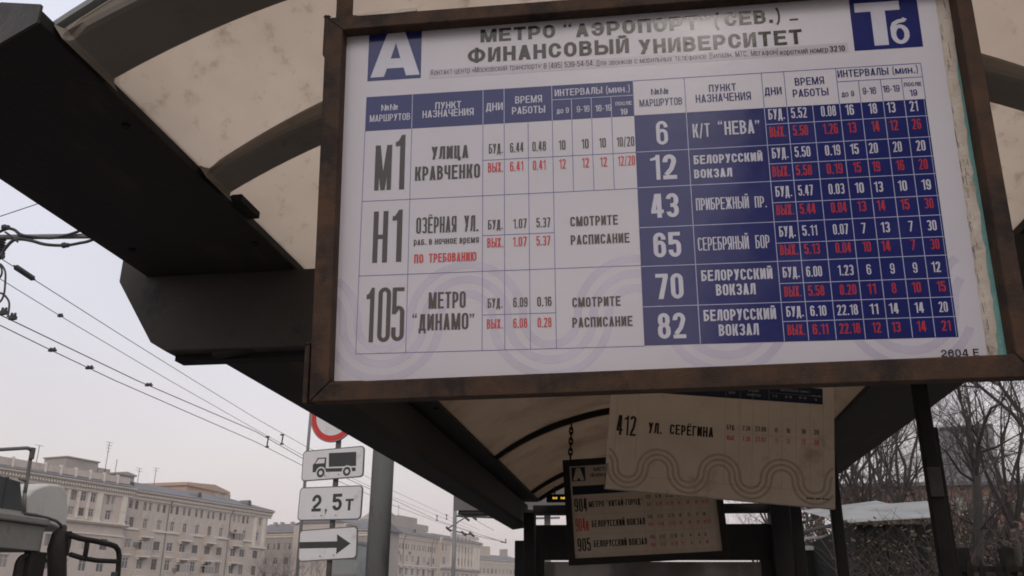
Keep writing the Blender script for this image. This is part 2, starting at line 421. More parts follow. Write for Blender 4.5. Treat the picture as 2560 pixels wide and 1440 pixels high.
        if C_ == 'Ъ': H(T, 0, q)
    elif C_ == 'Ы': V(L); bowl(B, h*.56, L, w*.64); V(R)
    elif C_ == 'Э': path(f1 + arc(Mx, T - ry, rx, ry, 180 - a_s, 0, 8) + arc(Mx, B + ry, rx, ry, 0, -180 + a_s, 8) + f2); H(My, w*.34, w - sx)
    elif C_ == 'Ю': V(L); H(My, sx, w*.38); ring(w*.38, B, R, T)
    elif C_ == 'Я': V(R); path([(R, T)] + arc(L + rx*.9, T - ry*.8, rx*.9, ry*.8, 90, 180, 5) + arc(L + rx*.9, h*.42 + ry*.8, rx*.9, ry*.8, 180, 270, 5) + [(R, h*.42)]); D(0, 0, w*.42, h*.44)
    elif C_ == '1': V(R, 0, h); poly((0, h*.77), (w - sx, h*.80), (w - sx, h*.95), (w*.3, h*.88), (0, h*.865))
    elif C_ == '2':
        path(f1 + arc(Mx, T - ry, rx, ry, 180 - a_s, -20, 8) + [(w*.62, h*.42), (L + sx*.1, sy*1.1)]); H(B)
    elif C_ == '4': V(w - sx*.95, 0, h); H(h*.26); D(0, h*.30, w - sx*1.9, h, 1.0)
    elif C_ == '5':
        H(T, sx*.6, w*.96); V(L + sx*.05, h*.50, h); r5 = min(ry, (h*.62 - B) / 2); g5 = min(r5, h*.2); a5 = math.degrees(math.asin((r5 - g5) / r5))
        path([(L + sx*.3, h*.545)] + arc(Mx, h*.62 - r5, rx, r5, 105, 0, 6) + arc(Mx, B + r5, rx, r5, 0, -180 + a5, 8) + ([(L, B + h*.22)] if a5 <= 0 else []))
    elif C_ in '6':
        ring(L, B, R, h*.60); path(e1 + arc(Mx, T - ry, rx, ry, a_s, 180, 8) + [(L, h*.32)])
    elif C_ in '9':
        ring(L, h*.40, R, T); path(f2 + arc(Mx, B + ry, rx, ry, 180 + a_s, 360, 8) + [(R, h*.68)])
    elif C_ == '8': ring(L, B, R, h*.53); ring(L + w*.03, h*.53, R - w*.03, T)
    elif C_ == '7': H(T); D(w*.18, 0, w - sx*1.08, h - sy)
    elif C_ in '.,:':
        rect(w/2 - sx*.5, 0, w/2 + sx*.5, max(sx, sy))
        if C_ == ',': poly((w/2, 0), (w/2 + sx*.5, 0), (w/2 - sx*.1, -sx*1.2), (w/2 - sx*.5, -sx*1.2))
        if C_ == ':': rect(0, h*.5, w, h*.5 + w*.9)
    elif C_ == '/': D(0, -h*.08, w - sx, h*1.02, .8)
    elif C_ in '-–': rect(0, h*.36, w, h*.36 + sy*.9)
    elif C_ == '(': path([(w*.85, h*1.1), (w*.45, h*.85), (w*.32, h*.5), (w*.45, h*.1), (w*.85, -h*.16)])
    elif C_ == ')': path([(w*.15, h*1.1), (w*.55, h*.85), (w*.68, h*.5), (w*.55, h*.1), (w*.15, -h*.16)])
    elif C_ in '“”':
        for q in (0, w*.52):
            rect(q, h*.80, q + w*.32, h*.94)
            if C_ == '“': poly((q, h*.94), (q + w*.16, h*.94), (q + w*.36, h*1.06), (q + w*.2, h*1.06))
            else: poly((q + w*.16, h*.80), (q + w*.32, h*.80), (q + w*.12, h*.68), (q - w*.04, h*.68))
    elif C_ in '«»':
        s_ = 1 if C_ == '«' else -1
        for q in (w*.25, w*.7):
            path([(q + s_*w*.18, h*.62), (q - s_*w*.14, h*.38), (q + s_*w*.18, h*.14)])
    elif C_ == '№':
        sv = sx; V(L); V(w*.55); D(w*.55 - sx*.55 - sx*.6, h*.08, sx*.6, h*.92, .6); ring(w*.68 + sx*.2, h*.34, R, h*.72); H(h*.14, w*.68, w)
    if low and c == 'б': pass
    return out
WGT = ((.0125, .17), (.0225, .215), (.0325, .26), (.0425, .30), (.0525, .32), (9, .34))
def text_polys(body, W, ch, off, k=1.0):
    tot = sum(ADV.get(c, 1.0) for c in body); gap = .17 if len(body) > 1 else 0
    u = W / (tot - gap); wt = next(b for a, b in WGT if off < a)
    sx = W if body in '.,' else u * wt * k; sy = min(sx * .86, ch * .19); res = []; x = 0
    for c in body:
        a = ADV.get(c, 1.0)
        if c != ' ':
            for p in glyph(c, (a - gap) * u, ch, sx, sy): res.append([(x + q[0], q[1]) for q in p])
        x += a * u
    return res

class Sheet:
    """flat print on a board: local x right, z up, y = into the board; layers sit a fraction of a millimetre apart"""
    def __init__(s, mw):
        s.mw = mw; s.inv = mw.inverted(); s.L = {}; s.base = .0008
        s.n = (mw.to_3x3() @ Vector((0, 1, 0))); s.o = mw.translation
    def uv(s, x, y, depth=0):
        r = ray(x, y); o = s.o + s.n * depth
        t = (o - CAM_POS).dot(s.n) / r.dot(s.n)
        p = s.inv @ (CAM_POS + r * t); return p.x, p.z
    def mb(s, key):
        return s.L.setdefault(key, MB())
    def text(s, body, x0, y0, x1, y1, h, key, depth, off=.03, spacing=1.0):
        u0, v0 = s.uv(x0, y0); u1, v1 = s.uv(x1, y1); _, vt = s.uv(x0, y0 - h)
        s.text_uv(body, u0, u1, (v0 + v1) / 2, vt - v0, key, depth, off, spacing)
    def text_uv(s, body, u0, u1, v, ch, key, depth, off=.03, spacing=1.0):
        mb = s.mb(key)
        for i, pl in enumerate(text_polys(body, u1 - u0, ch, off)):
            mb.add([(u0 + q[0], -depth - (i % 5) * .00006, v + q[1]) for q in pl], [tuple(range(len(pl)))])
    def rect(s, u0, v0, u1, v1, key, depth):
        s.mb(key).quad((u0, -depth, v0), (u1, -depth, v0), (u1, -depth, v1), (u0, -depth, v1))
    def rectpx(s, x0, y0, x1, y1, key, depth):
        a = s.uv(x0, y0); c = s.uv(x1, y1); s.rect(min(a[0], c[0]), min(a[1], c[1]), max(a[0], c[0]), max(a[1], c[1]), key, depth)
    def line(s, u0, v0, u1, v1, w, key, depth):
        if abs(u1 - u0) > abs(v1 - v0): s.rect(min(u0, u1), (v0 + v1)/2 - w/2, max(u0, u1), (v0 + v1)/2 + w/2, key, depth)
        else: s.rect((u0 + u1)/2 - w/2, min(v0, v1), (u0 + u1)/2 + w/2, max(v0, v1), key, depth)
    def waves(s, u_start, u_end, vc, r2, d, w, key, depth, first_peak=True, vmin=-9):
        """nested half circles, crest and trough in turn"""
        half = 2 * r2
        for j, dr in enumerate((d, 0, -d)):
            pts = []
            c = u_start; up = first_peak
            while c < u_end + half:
                rr = r2 + dr if up else r2 - dr
                for k in range(25):
                    a = pi - pi * k / 24
                    pts.append((c + rr * cos(a), vc + (rr if up else -rr) * sin(a)))
                c += half; up = not up
            mb = s.mb(key); dep = depth
            pv = None
            for i in range(len(pts) - 1):
                (ax, az), (bx, bz) = pts[i], pts[i+1]
                L = math.hypot(bx - ax, bz - az)
                if L < 1e-5: continue
                nx, nz = -(bz - az) / L * w/2, (bx - ax) / L * w/2
                cur = ((bx + nx, bz + nz), (bx - nx, bz - nz))
                if pv is None: pv = ((ax + nx, az + nz), (ax - nx, az - nz))
                if u_start - r2 * 2 <= ax and s.clip[0] < min(ax, bx) - w/2 and max(ax, bx) + w/2 < s.clip[1] and min(az, bz) > vmin:
                    mb.quad((pv[1][0], -dep, pv[1][1]), (cur[1][0], -dep, cur[1][1]), (cur[0][0], -dep, cur[0][1]), (pv[0][0], -dep, pv[0][1]))
                pv = cur
    def finish(s, parent, names, mats):
        for q in s.L.values(): q.v = [(x, s.base - .25 * (s.base - y), z) for x, y, z in q.v]     # ink layers lie 0.1 mm apart
        for k, mbb in s.L.items():
            if mbb.f: mbb.build(names.get(k, k), mats[k], parent, kind='stuff')

# ---- main board -------------------------------------------------------------
BM = Matrix.Translation((0.0067, 1.46, 2.2796)) @ (Matrix.Rotation(R_(1.804), 4, 'Z') @ Matrix.Rotation(R_(4.99), 4, 'X') @ Matrix.Rotation(R_(-.107), 4, 'Y'))
board = empty('route_board', 'large white route timetable in a rusty brown frame with blue A and T panels', 'timetable board', mat=BM)
S = Sheet(BM)
def sl(x, y): return -.0615 + (y - 240) * .000055 - 0 * x
def T(body, x0, y0, x1, h, key='ink_black', off=.03, depth=.0016, spacing=1.0):
    S.text(body, x0, y0, x1, y0 + sl(x0, y0) * (x1 - x0), h, key, depth, off, spacing)
# frame bars (square tube), mitre-free butt joints like the photo
def uvp(*ps): return [S.uv(*q) for q in ps]
def uvf(*ps): return [S.uv(q[0], q[1], -.027) for q in ps]
iTL, iTR, iBR, iBL = uvp((867, 92), (2369, -27), (2521, 885), (835, 955))
oTL, oTR, oBR, oBL = uvf((815, 44), (2416, -78), (2598, 941), (772, 1005))
fBL, fBR = uvf((835, 955), (2521, 885)); iBL = (iBL[0], fBL[1]); iBR = (iBR[0], fBR[1])
il = max(iTL[0], iBL[0]); ib = (iBL[1] + iBR[1]) / 2; it_ = (iTL[1] + iTR[1]) / 2; ir = iBR[0]
fl, fb, ft, fr = (oTL[0] + oBL[0]) / 2, oBL[1], oTL[1], oBR[0]
def bar(poly, y0, y1):
    b = MB(); b.prism(poly, y0, y1); b.build('frame_bar', M['rust'], board, bevel=.0022)
bar([oBL, iBL, iTL, oTL], -.028, .018)
bar([iBR, oBR, oTR, iTR], -.028, .018)
bar([(oBL[0] + .001, oBL[1]), (oBR[0] - .001, oBR[1]), (iBR[0] - .0005, iBR[1]), (iBL[0] + .0005, iBL[1])], -.0268, .0168)
bar([(iTL[0] + .0005, iTL[1]), (iTR[0] - .0005, iTR[1]), (oTR[0] - .001, oTR[1]), (oTL[0] + .001, oTL[1])], -.0268, .0168)
b = MB(); ch0 = uvp((884, 40), (1040, 22), (1040, 15), (960, 22), (884, 33)); b.prism(ch0, .006, .013); b.build('chipped_board_edge', M['backing'], board)
# rough corner plates welded outside the left bar
_, ck = S.uv(772, 866); _, ck2 = S.uv(822, 150)
b = MB(); b.prism([(fl - .010, fb - .002), (fl - .0005, fb - .002), (fl - .0005, ck), (fl - .010, ck - .004)], -.024, .016); b.build('corner_plate', M['rust'], board, bevel=.002)
b = MB(); b.prism([(fl - .009, ft + .004), (fl - .0005, ft + .010), (fl - .0005, ck2 - .014), (fl - .009, ck2)], -.024, .016); b.build('corner_plate', M['rust'], board, bevel=.002)
# weld beads
for (u, v) in ((fl - .004, ft + .004), (fl - .006, ck), (il + .01, ft + .001)):
    b = MB(); b.tube([(u - .006, -.022, v), (u - .002, -.024, v + .0015), (u + .003, -.022, v), (u + .008, -.023, v + .001)], [.0015, .003, .0025, .0015], 6); b.build('weld_bead', M['rust'], board, smooth=True)
# hanging straps with a round hole
def strap(u):
    w, h0, h1 = .0165, ft + .014, ft + .16
    b = MB(); yb, yf = -.004, -.009
    hc = h0 + .052; rr = .0075; n = 14
    for (yy, flip) in ((yf, 1), (yb, 0)):
        ring = [(u + rr * cos(2*pi*k/n + pi/4), hc + rr * 1.15 * sin(2*pi*k/n + pi/4)) for k in range(n)]
        outer = []
        for k in range(n):
            a = 2*pi*k/n + pi/4; c, s_ = cos(a), sin(a); q = max(abs(c), abs(s_))
            outer.append((u + w * c / q, hc + w * s_ / q))
        base = len(b.v); b.v += [(p[0], yy, p[1]) for p in ring + outer]
        for k in range(n):
            f = (base+k, base+(k+1) % n, base+n+(k+1) % n, base+n+k); b.f.append(f if flip else f[::-1])
    for k in range(n):
        b.f.append((k, 2*n+k, 2*n+(k+1) % n, (k+1) % n))
    b.box(u - w, u + w, yf, yb, hc + w, h1); b.box(u - w, u + w, yf, yb, h0 - .014, hc - w)
    b.box(u - w, u - w + .0008, yf, yb, hc - w, hc + w); b.box(u + w - .0008, u + w, yf, yb, hc - w, hc + w)
    b.build('hanging_strap', M['rust'], board)
us = S.uv(864, 30)[0]; strap(us); strap(-us)
# backing board: teal edge, cracked cream edge, then the printed film
b = MB(); b.prism([(iBL[0] - .004, iBL[1] - .01), (iBR[0] + .008, iBR[1] - .01), (iTR[0] + .006, iTR[1] + .01), (iTL[0] - .004, iTL[1] + .01)], .006, .014); b.build('backing_board', M['teal'], board)
# cracked cream layer: ragged right edge
bl0, _b = S.uv(2489, 889)
ue0, ve0 = S.uv(2480, 888); ue1, ve1 = S.uv(2376, 0)
edge = []
NR = 46
_, vtop = S.uv(2300, -60); 
for k in range(NR + 1):
    t = k / NR; v = iBR[1] - .012 + (it_ + .03 - iBR[1]) * t
    # in the photo the cream edge reaches from the teal strip to the bar near the top
    px = {0: (2498, 888), 1: (2493, 800), 2: (2462, 600), 3: (2440, 470), 4: (2410, 270), 5: (2384, 60), 6: (2384, -60)}
    us_ = [(S.uv(*px[i])[1], S.uv(*px[i])[0]) for i in range(7)]
    us_.sort()
    u = us_[-1][1]
    for i in range(6):
        if us_[i][0] <= v <= us_[i+1][0]:
            q = (v - us_[i][0]) / (us_[i+1][0] - us_[i][0]); u = us_[i][1] + q * (us_[i+1][1] - us_[i][1])
    if v < us_[0][0]: u = us_[0][1]
    edge.append((u + rnd.uniform(-.0022, .0022), v))
b = MB()
for k in range(NR):
    b.add([(il, .004, edge[k][1]), (edge[k][0], .004, edge[k][1]), (edge[k+1][0], .004, edge[k+1][1]), (il, .004, edge[k+1][1]),
           (edge[k][0], .0062, edge[k][1]), (edge[k+1][0], .0062, edge[k+1][1])], [(0, 1, 2, 3), (1, 4, 5, 2)])
b.build('old_backing', M['backing'], board)
# printed film
ur_bot, vb_ = S.uv(2469, 889); ur_top, vt_ = S.uv(2348, 60)
_, pb = S.uv(1500, 928)
S.clip = (il - .02, ur_bot - .012)
wob = []
b = MB(); N = 40
uR = [ur_bot + (ur_top - ur_bot) * (k / N) + rnd.uniform(-.0006, .0006) for k in range(N + 1)]
for k in range(N):
    lo = iBL[1] + .006; hi = it_ + .012; v0 = lo + (hi - lo) * k / N; v1 = lo + (hi - lo) * (k + 1) / N
    va = v0
    lx = lambda v: iBL[0] + (iTL[0] - iBL[0]) * (v - iBL[1]) / (iTL[1] - iBL[1]) - .002
    sk = (lambda x, v: v + (iBR[1] - iBL[1] - .004) * (x - iBL[0]) / (iBR[0] - iBL[0]) * max(0, 1 - k / 6)) 
    b.quad((lx(v0), .0008, v0), (uR[k], .0008, v0), (uR[k+1], .0008, v1), (lx(v1), .0008, v1))
film = b.build('printed_film', M['paper'], board)
# dirt line and torn wrinkles beside the film's right edge
b = MB()
for k in range(60):
    v = ib + (it_ - ib) * rnd.random(); q = (v - ib) / (it_ - ib)
    u = ur_bot + (ur_top - ur_bot) * q + .002 + abs(rnd.gauss(0, .006))
    L = rnd.uniform(.004, .02); w = rnd.uniform(.0003, .0008)
    if u > ir - .014: continue
    b.quad((u, .0036, v), (u + w, .0036, v), (u + w - .001, .0036, v + L), (u - .001, .0036, v + L))
b.build('grime_crack', M['ink_black'], board, kind='stuff')
# layers: waves .0004, fills .0008, lines .0012, text .0016 (towards the viewer)
S.mw = BM
u, vc = S.uv(1165, 800); r2 = S.uv(1165 + 105, 795)[0] - u
pitch = 2 * r2
S.waves(u - 2 * pitch, S.clip[1], vc, r2, r2 * .36, r2 * .19, 'ink_wave', -.0002)
# blue emblem squares
a0 = S.uv(918, 203); a1 = S.uv(1055, 60)
S.rect(a0[0], a0[1], a1[0], it_ + .012, 'ink_blue', .0002)
def polypx(pts, key, depth):
    q = [S.uv(*p) for p in pts]; S.mb(key).add([(u, -depth, v) for u, v in q], [tuple(range(len(q)))[::-1]])
def polyuv(q, key, depth): S.mb(key).add([(u, -depth, v) for u, v in q], [tuple(range(len(q)))])
def AA(pu, pv, w, h, key, depth):     # bold A: bottom-left corner, width, height
    f = lambda x, y: (pu + x * w, pv + y * h)
    polyuv([f(0, 0), f(.275, 0), f(.33, .165), f(.40, .36), f(.5, .68), f(.5, 1), f(.355, 1)], key, depth)
    polyuv([f(1, 0), f(.645, 1), f(.5, 1), f(.5, .68), f(.60, .36), f(.67, .165), f(.725, 0)], key, depth)
    polyuv([f(.33, .165), f(.67, .165), f(.60, .36), f(.40, .36)], key, depth)
pa = S.uv(926, 193); pb2 = S.uv(1049, 187); AA(pa[0], (pa[1] + pb2[1]) / 2, pb2[0] - pa[0], S.uv(926, 72)[1] - pa[1], 'ink_white', .0012)
t0 = S.uv(2137, 127); t1 = S.uv(2289, -22)
S.rect(t0[0], t0[1], t1[0], it_ + .03, 'ink_blue', .0002)
q0 = S.uv(2187, 114); q1 = S.uv(2220, 26); q2 = S.uv(2214, 25)
S.rect(S.uv(2184, 90)[0], q0[1], S.uv(2220, 90)[0], q2[1], 'ink_white', .0012)
q0 = S.uv(2137, 30); q1 = S.uv(2246, 0); S.rect(q0[0], (q0[1] + S.uv(2247, 25)[1]) / 2, q1[0], S.uv(2134, 9)[1], 'ink_white', .0012)
qa = S.uv(2231, 110); qb = S.uv(2277, 106); bw = qb[0] - qa[0]; bh = S.uv(2231, 60)[1] - qa[1]
def strip(pts, wx, wz, key, depth):
    q = []
    for i in range(len(pts)):
        a, c = pts[max(i-1, 0)], pts[min(i+1, len(pts)-1)]; dx, dz = c[0] - a[0], c[1] - a[1]; l = math.hypot(dx, dz) or 1; q.append((-dz / l * wx/2, dx / l * wz/2))
    for i in range(len(pts) - 1):
        (x0, z0), (x1, z1) = pts[i], pts[i+1]; (a, c), (e_, g_) = q[i], q[i+1]
        S.mb(key).add([(x0 - a, -depth, z0 - c), (x1 - e_, -depth, z1 - g_), (x1 + e_, -depth, z1 + g_), (x0 + a, -depth, z0 + c)], [(0, 1, 2, 3)])
cxb, rxb = qa[0] + bw/2, bw/2 - .0045; ryb = bh * .40
strip([(cxb + rxb * cos(2*pi*k/24), qa[1] + ryb + .003 + ryb * sin(2*pi*k/24)) for k in range(25)], .009, .0075, 'ink_white', .0018)
strip([(cxb - rxb, qa[1] + ryb), (cxb - rxb, qa[1] + bh*.82), (cxb - rxb*.75, qa[1] + bh*1.02), (cxb - rxb*.1, qa[1] + bh*1.12), (cxb + rxb*.7, qa[1] + bh*1.16), (cxb + rxb*.95, qa[1] + bh*1.26)], .009, .0075, 'ink_white', .0021)
# headings
T('МЕТРО', 1201, 106, 1388, 32, off=.03); T('“АЭРОПОРТ”(', 1409, 95, 1799, 33, off=.03)
T('СЕВ.)', 1813, 65, 1953, 33, off=.03); T('–', 1975, 62, 1997, 30, off=.02)
T('ФИНАНСОВЫЙ', 1169, 158, 1573, 36, off=.03); T('УНИВЕРСИТЕТ', 1597, 136, 2007, 36, off=.03)
pc0 = S.uv(1072, 197); pc1 = S.uv(2120, 118)
S.rect(pc0[0], pc0[1] + 0 * .001, S.uv(2122, 130)[0], pc0[1] + .020, 'ink_band', .0002)
T('Контакт-центр «Московский транспорт»:', 1077, 188, 1355, 14, off=.012)
T('8 (495) 539-54-54.', 1359, 172, 1486, 14, off=.022)
T('Для звонков с мобильных телефонов (Билайн, МТС, Мегафон)', 1491, 165, 1946, 14, off=.012)
T('короткий номер', 1951, 138, 2071, 14, off=.02); T('3210', 2075, 130, 2113, 15, off=.04)

def U(x, y=850): return S.uv(x, y)[0]
def V(x, y): return S.uv(x, y)[1]
LW = .0011
# column and row positions
cl = [U(889, 886), U(1014, 882), U(1205, 876), U(1262, 874), U(1326, 872), U(1391, 870)]
ci = [U(1385, 480), U(1434, 479), U(1485, 477), U(1536, 476)]
cm = U(1611, 864)
tl, tr_ = V(917, 240), V(1583, 204)
top = (tl + tr_) / 2
hb = (V(914, 326) + V(1585, 291)) / 2
r1s = (V(1210, 400) + V(1590, 381)) / 2; r1 = (V(906, 503) + V(1594, 471)) / 2
r2s = (V(1209, 588) + V(1387, 582)) / 2; r2_ = (V(899, 690) + V(1602, 663)) / 2
r3s = (V(1207, 787) + V(1389, 782)) / 2; bot = (V(888, 886) + V(1612, 864)) / 2
S.rect(cl[0], hb, cm - .0006, top, 'ink_blue', .0004)
d = .0008
for i, u in enumerate(cl):
    S.line(u, bot, u, hb, LW, 'ink_line', d)
    if 0 < i != 4: S.line(u, hb, u, top, LW, 'ink_wline', d + .0002)
for u in ci[1:]: 
    S.line(u, r1, u, hb, LW, 'ink_line', d)
hm = (V(1384, 247) + V(1583, 240)) / 2
for u in ci[1:]: S.line(u, hb, u, hm, LW, 'ink_wline', d + .0002)
S.line(cl[5], hm, cm - .001, hm, LW, 'ink_wline', d + .0002)
for v, x0, x1 in ((r1, cl[0], cm), (r2_, cl[0], cm), (bot, cl[0], cm), (r1s, cl[2], cm), (r2s, cl[2], cl[5]), (r3s, cl[2], cl[5])):
    S.line(x0, v, x1, v, LW, 'ink_line', d)
# right table
cr_ = [cm, U(1751, 858), U(1961, 850), U(2022, 849), U(2091, 847), U(2164, 846), U(2222, 845), U(2282, 844), U(2339, 843), U(2397, 843)]
rb = [V(1590, 288), V(1592, 380), V(1597, 469), V(1602, 569), V(1606, 666), V(1609, 767), V(1611, 864)]
rs = [V(1913, 311), V(1920, 410), V(1930, 507), V(1938, 608), V(1946, 709), V(1956, 804)]
S.rect(cm, rb[6], cr_[9], rb[0], 'ink_blue', .0004)
ttop = (V(1585, 204) + V(2303, 155)) / 2
for x0, x1, v in ((cm, cr_[9], ttop),): S.line(x0, v, x1, v, LW, 'ink_line', d)
for i in (0, 1, 2, 3, 5, 9): S.line(cr_[i], rb[0], cr_[i], ttop, LW, 'ink_line', d)
him = (V(2089, 204) + V(2305, 192)) / 2
for i in (6, 7, 8): S.line(cr_[i], rb[0], cr_[i], him, LW, 'ink_line', d)
S.line(cr_[5], him, cr_[9], him, LW, 'ink_line', d)
for i in range(1, 9): S.line(cr_[i], rb[6] + .001, cr_[i], rb[0], LW, 'ink_wline', d + .0002)
S.line(cr_[9] - .003, rb[6] + .001, cr_[9] - .003, rb[0], LW * .7, 'ink_wline', d + .0002)
for k in range(1, 6): S.line(cm + .001, rb[k], cr_[9], rb[k], LW, 'ink_wline', d + .0002)
for k in range(6): S.line(cr_[2], rs[k], cr_[9], rs[k], LW, 'ink_wline', d + .0002)

# left header
W = 'ink_white'; BL = 'ink_line'; RD = 'ink_red'; DR = 'ink_dred'; B_ = 'ink_blue'
T('№№', 953, 277, 994, 15, W, .012); T('МАРШРУТОВ', 924, 305, 1025, 17, W, .02)
T('ПУНКТ', 1088, 273, 1153, 17, W, .02); T('НАЗНАЧЕНИЯ', 1056, 295, 1184, 18, W, .02)
T('ДНИ', 1215, 277, 1257, 19, W, .02)
T('ВРЕМЯ', 1288, 259, 1355, 18, W, .02); T('РАБОТЫ', 1280, 286, 1363, 18, W, .02)
T('ИНТЕРВАЛЫ (мин.)', 1387, 241, 1575, 17, W, .02)
T('до 9', 1392, 284, 1422, 14, W, .02); T('9-16', 1442, 281, 1474, 16, W, .02); T('16-19', 1488, 279, 1529, 16, W, .02)
T('после', 1539, 264, 1580, 12, W, .015); T('19', 1550, 287, 1569, 15, W, .02)
# left rows
def ONE(x0, y0, x1, h, key='ink_black', depth=.0014):
    a = S.uv(x0, y0); c = S.uv(x1, y0); H = S.uv(x0, y0 - h)[1] - a[1]; w = c[0] - a[0]
    f = lambda x, y: (a[0] + x * w, a[1] + y * H)
    polyuv([f(.46, 0), f(1, 0), f(1, 1), f(.62, 1), f(.46, .80)], key, depth)
    polyuv([f(0, .79), f(.46, .80), f(.62, 1), f(.45, .94), f(.25, .885), f(0, .875)], key, depth)
T('М', 935, 476, 977, 112, off=.06, depth=.0014); ONE(986, 474, 1010, 136)
T('УЛИЦА', 1078, 399, 1171, 32, off=.045); T('КРАВЧЕНКО', 1037, 452, 1200, 35, off=.045)
def pair(yb, yr, black, red, xs, key1='ink_black', key2='ink_red', h=22):
    for (t, (x0, x1)) in zip(black, xs[0]): T(t, x0, yb + sl(0, yb) * (x0 - xs[0][0][0]), x1, h, key1, .04)
    for (t, (x0, x1)) in zip(red, xs[1]): T(t, x0, yr + sl(0, yr) * (x0 - xs[1][0][0]), x1, h, key2, .04)
xs1 = [(1222, 1257), (1275, 1309), (1331, 1365), (1397, 1414), (1454, 1472), (1498, 1515), (1542, 1586)]
xs2 = [(1220, 1258), (1275, 1308), (1332, 1364), (1398, 1415), (1455, 1473), (1500, 1518), (1545, 1588)]
pair(384, 431, ['БУД.', '6.44', '0.48', '10', '10', '10', '10/20'], ['ВЫХ.', '6.41', '0.41', '12', '12', '12', '12/20'], (xs1, xs2), h=24)
T('Н', 930, 657, 967, 128, off=.07, depth=.0014); ONE(978, 655, 1003, 130)
T('ОЗЁРНАЯ', 1040, 584, 1141, 40, off=.045); T('УЛ.', 1160, 579, 1196, 40, off=.045)
T('раб. в ночное время', 1034, 613, 1197, 18, off=.035)
T('ПО', 1035, 658, 1058, 22, RD, .045); T('ТРЕБОВАНИЮ', 1072, 656, 1191, 22, RD, .045)
x3 = [(1220, 1257), (1283, 1317), (1341, 1376)]; x4 = [(1218, 1258), (1282, 1317), (1341, 1376)]
pair(574, 619, ['БУД.', '1.07', '5.37'], ['ВЫХ.', '1.07', '5.37'], (x3, x4), h=24)
T('СМОТРИТЕ', 1426, 566, 1545, 24, off=.035); T('РАСПИСАНИЕ', 1427, 612, 1574, 24, off=.035)
ONE(912, 856, 932, 136); T('0', 942, 855, 974, 136, off=.08, depth=.0014); T('5', 977, 853, 1009, 134, off=.07, depth=.0014)
T('МЕТРО', 1071, 772, 1164, 41, off=.045); T('“ДИНАМО”', 1030, 827, 1187, 41, off=.04)
x3 = [(1219, 1256), (1283, 1319), (1343, 1379)]; x4 = [(1217, 1257), (1283, 1318), (1344, 1379)]
pair(770, 822, ['БУД.', '6.09', '0.16'], ['ВЫХ.', '6.08', '0.28'], (x3, x4), h=24)
T('СМОТРИТЕ', 1431, 768, 1552, 24, off=.035); T('РАСПИСАНИЕ', 1431, 819, 1582, 25, off=.035)
# right header
T('№№', 1628, 237, 1671, 15, B_, .012); T('МАРШРУТОВ', 1599, 267, 1706, 18, B_, .02)
T('ПУНКТ', 1773, 230, 1841, 18, B_, .02); T('НАЗНАЧЕНИЯ', 1740, 257, 1878, 20, B_, .02)
T('ДНИ', 1912, 238, 1955, 19, B_, .02)
T('ВРЕМЯ', 1988, 214, 2061, 19, B_, .02); T('РАБОТЫ', 1983, 243, 2072, 19, B_, .02)
T('ИНТЕРВАЛЫ (мин.)', 2095, 194, 2296, 18, B_, .02)
T('до 9', 2105, 242, 2136, 14, B_, .02); T('9-16', 2158, 236, 2191, 17, B_, .02); T('16-19', 2208, 231, 2250, 17, B_, .02)
T('после', 2261, 216, 2304, 12, B_, .015); T('19', 2275, 240, 2294, 16, B_, .02)
# right rows
T('6', 1642, 362, 1671, 59, W, .045)
T('12', 1628, 450, 1693, 62, W, .04, spacing=1.1)
T('43', 1629, 545, 1698, 60, W, .04, spacing=1.1)
T('65', 1635, 644, 1704, 62, W, .04, spacing=1.1)
T('70', 1641, 748, 1710, 63, W, .04, spacing=1.1)
T('82', 1646, 847, 1716, 64, W, .04, spacing=1.1)
T('К/Т', 1733, 344, 1776, 34, W, .03); T('“НЕВА”', 1797, 338, 1902, 34, W, .03)
T('БЕЛОРУССКИЙ', 1735, 411, 1907, 22, W, .035); T('ВОКЗАЛ', 1736, 446, 1831, 22, W, .035)
T('ПРИБРЕЖНЫЙ', 1741, 526, 1873, 30, W, .03); T('ПР.', 1888, 519, 1918, 28, W, .03)
T('СЕРЕБРЯНЫЙ', 1746, 627, 1873, 33, W, .03); T('БОР', 1890, 621, 1925, 33, W, .03)
T('БЕЛОРУССКИЙ', 1754, 703, 1932, 27, W, .035); T('ВОКЗАЛ', 1791, 739, 1890, 28, W, .035)
T('БЕЛОРУССКИЙ', 1760, 803, 1941, 28, W, .035); T('ВОКЗАЛ', 1798, 840, 1898, 29, W, .035)
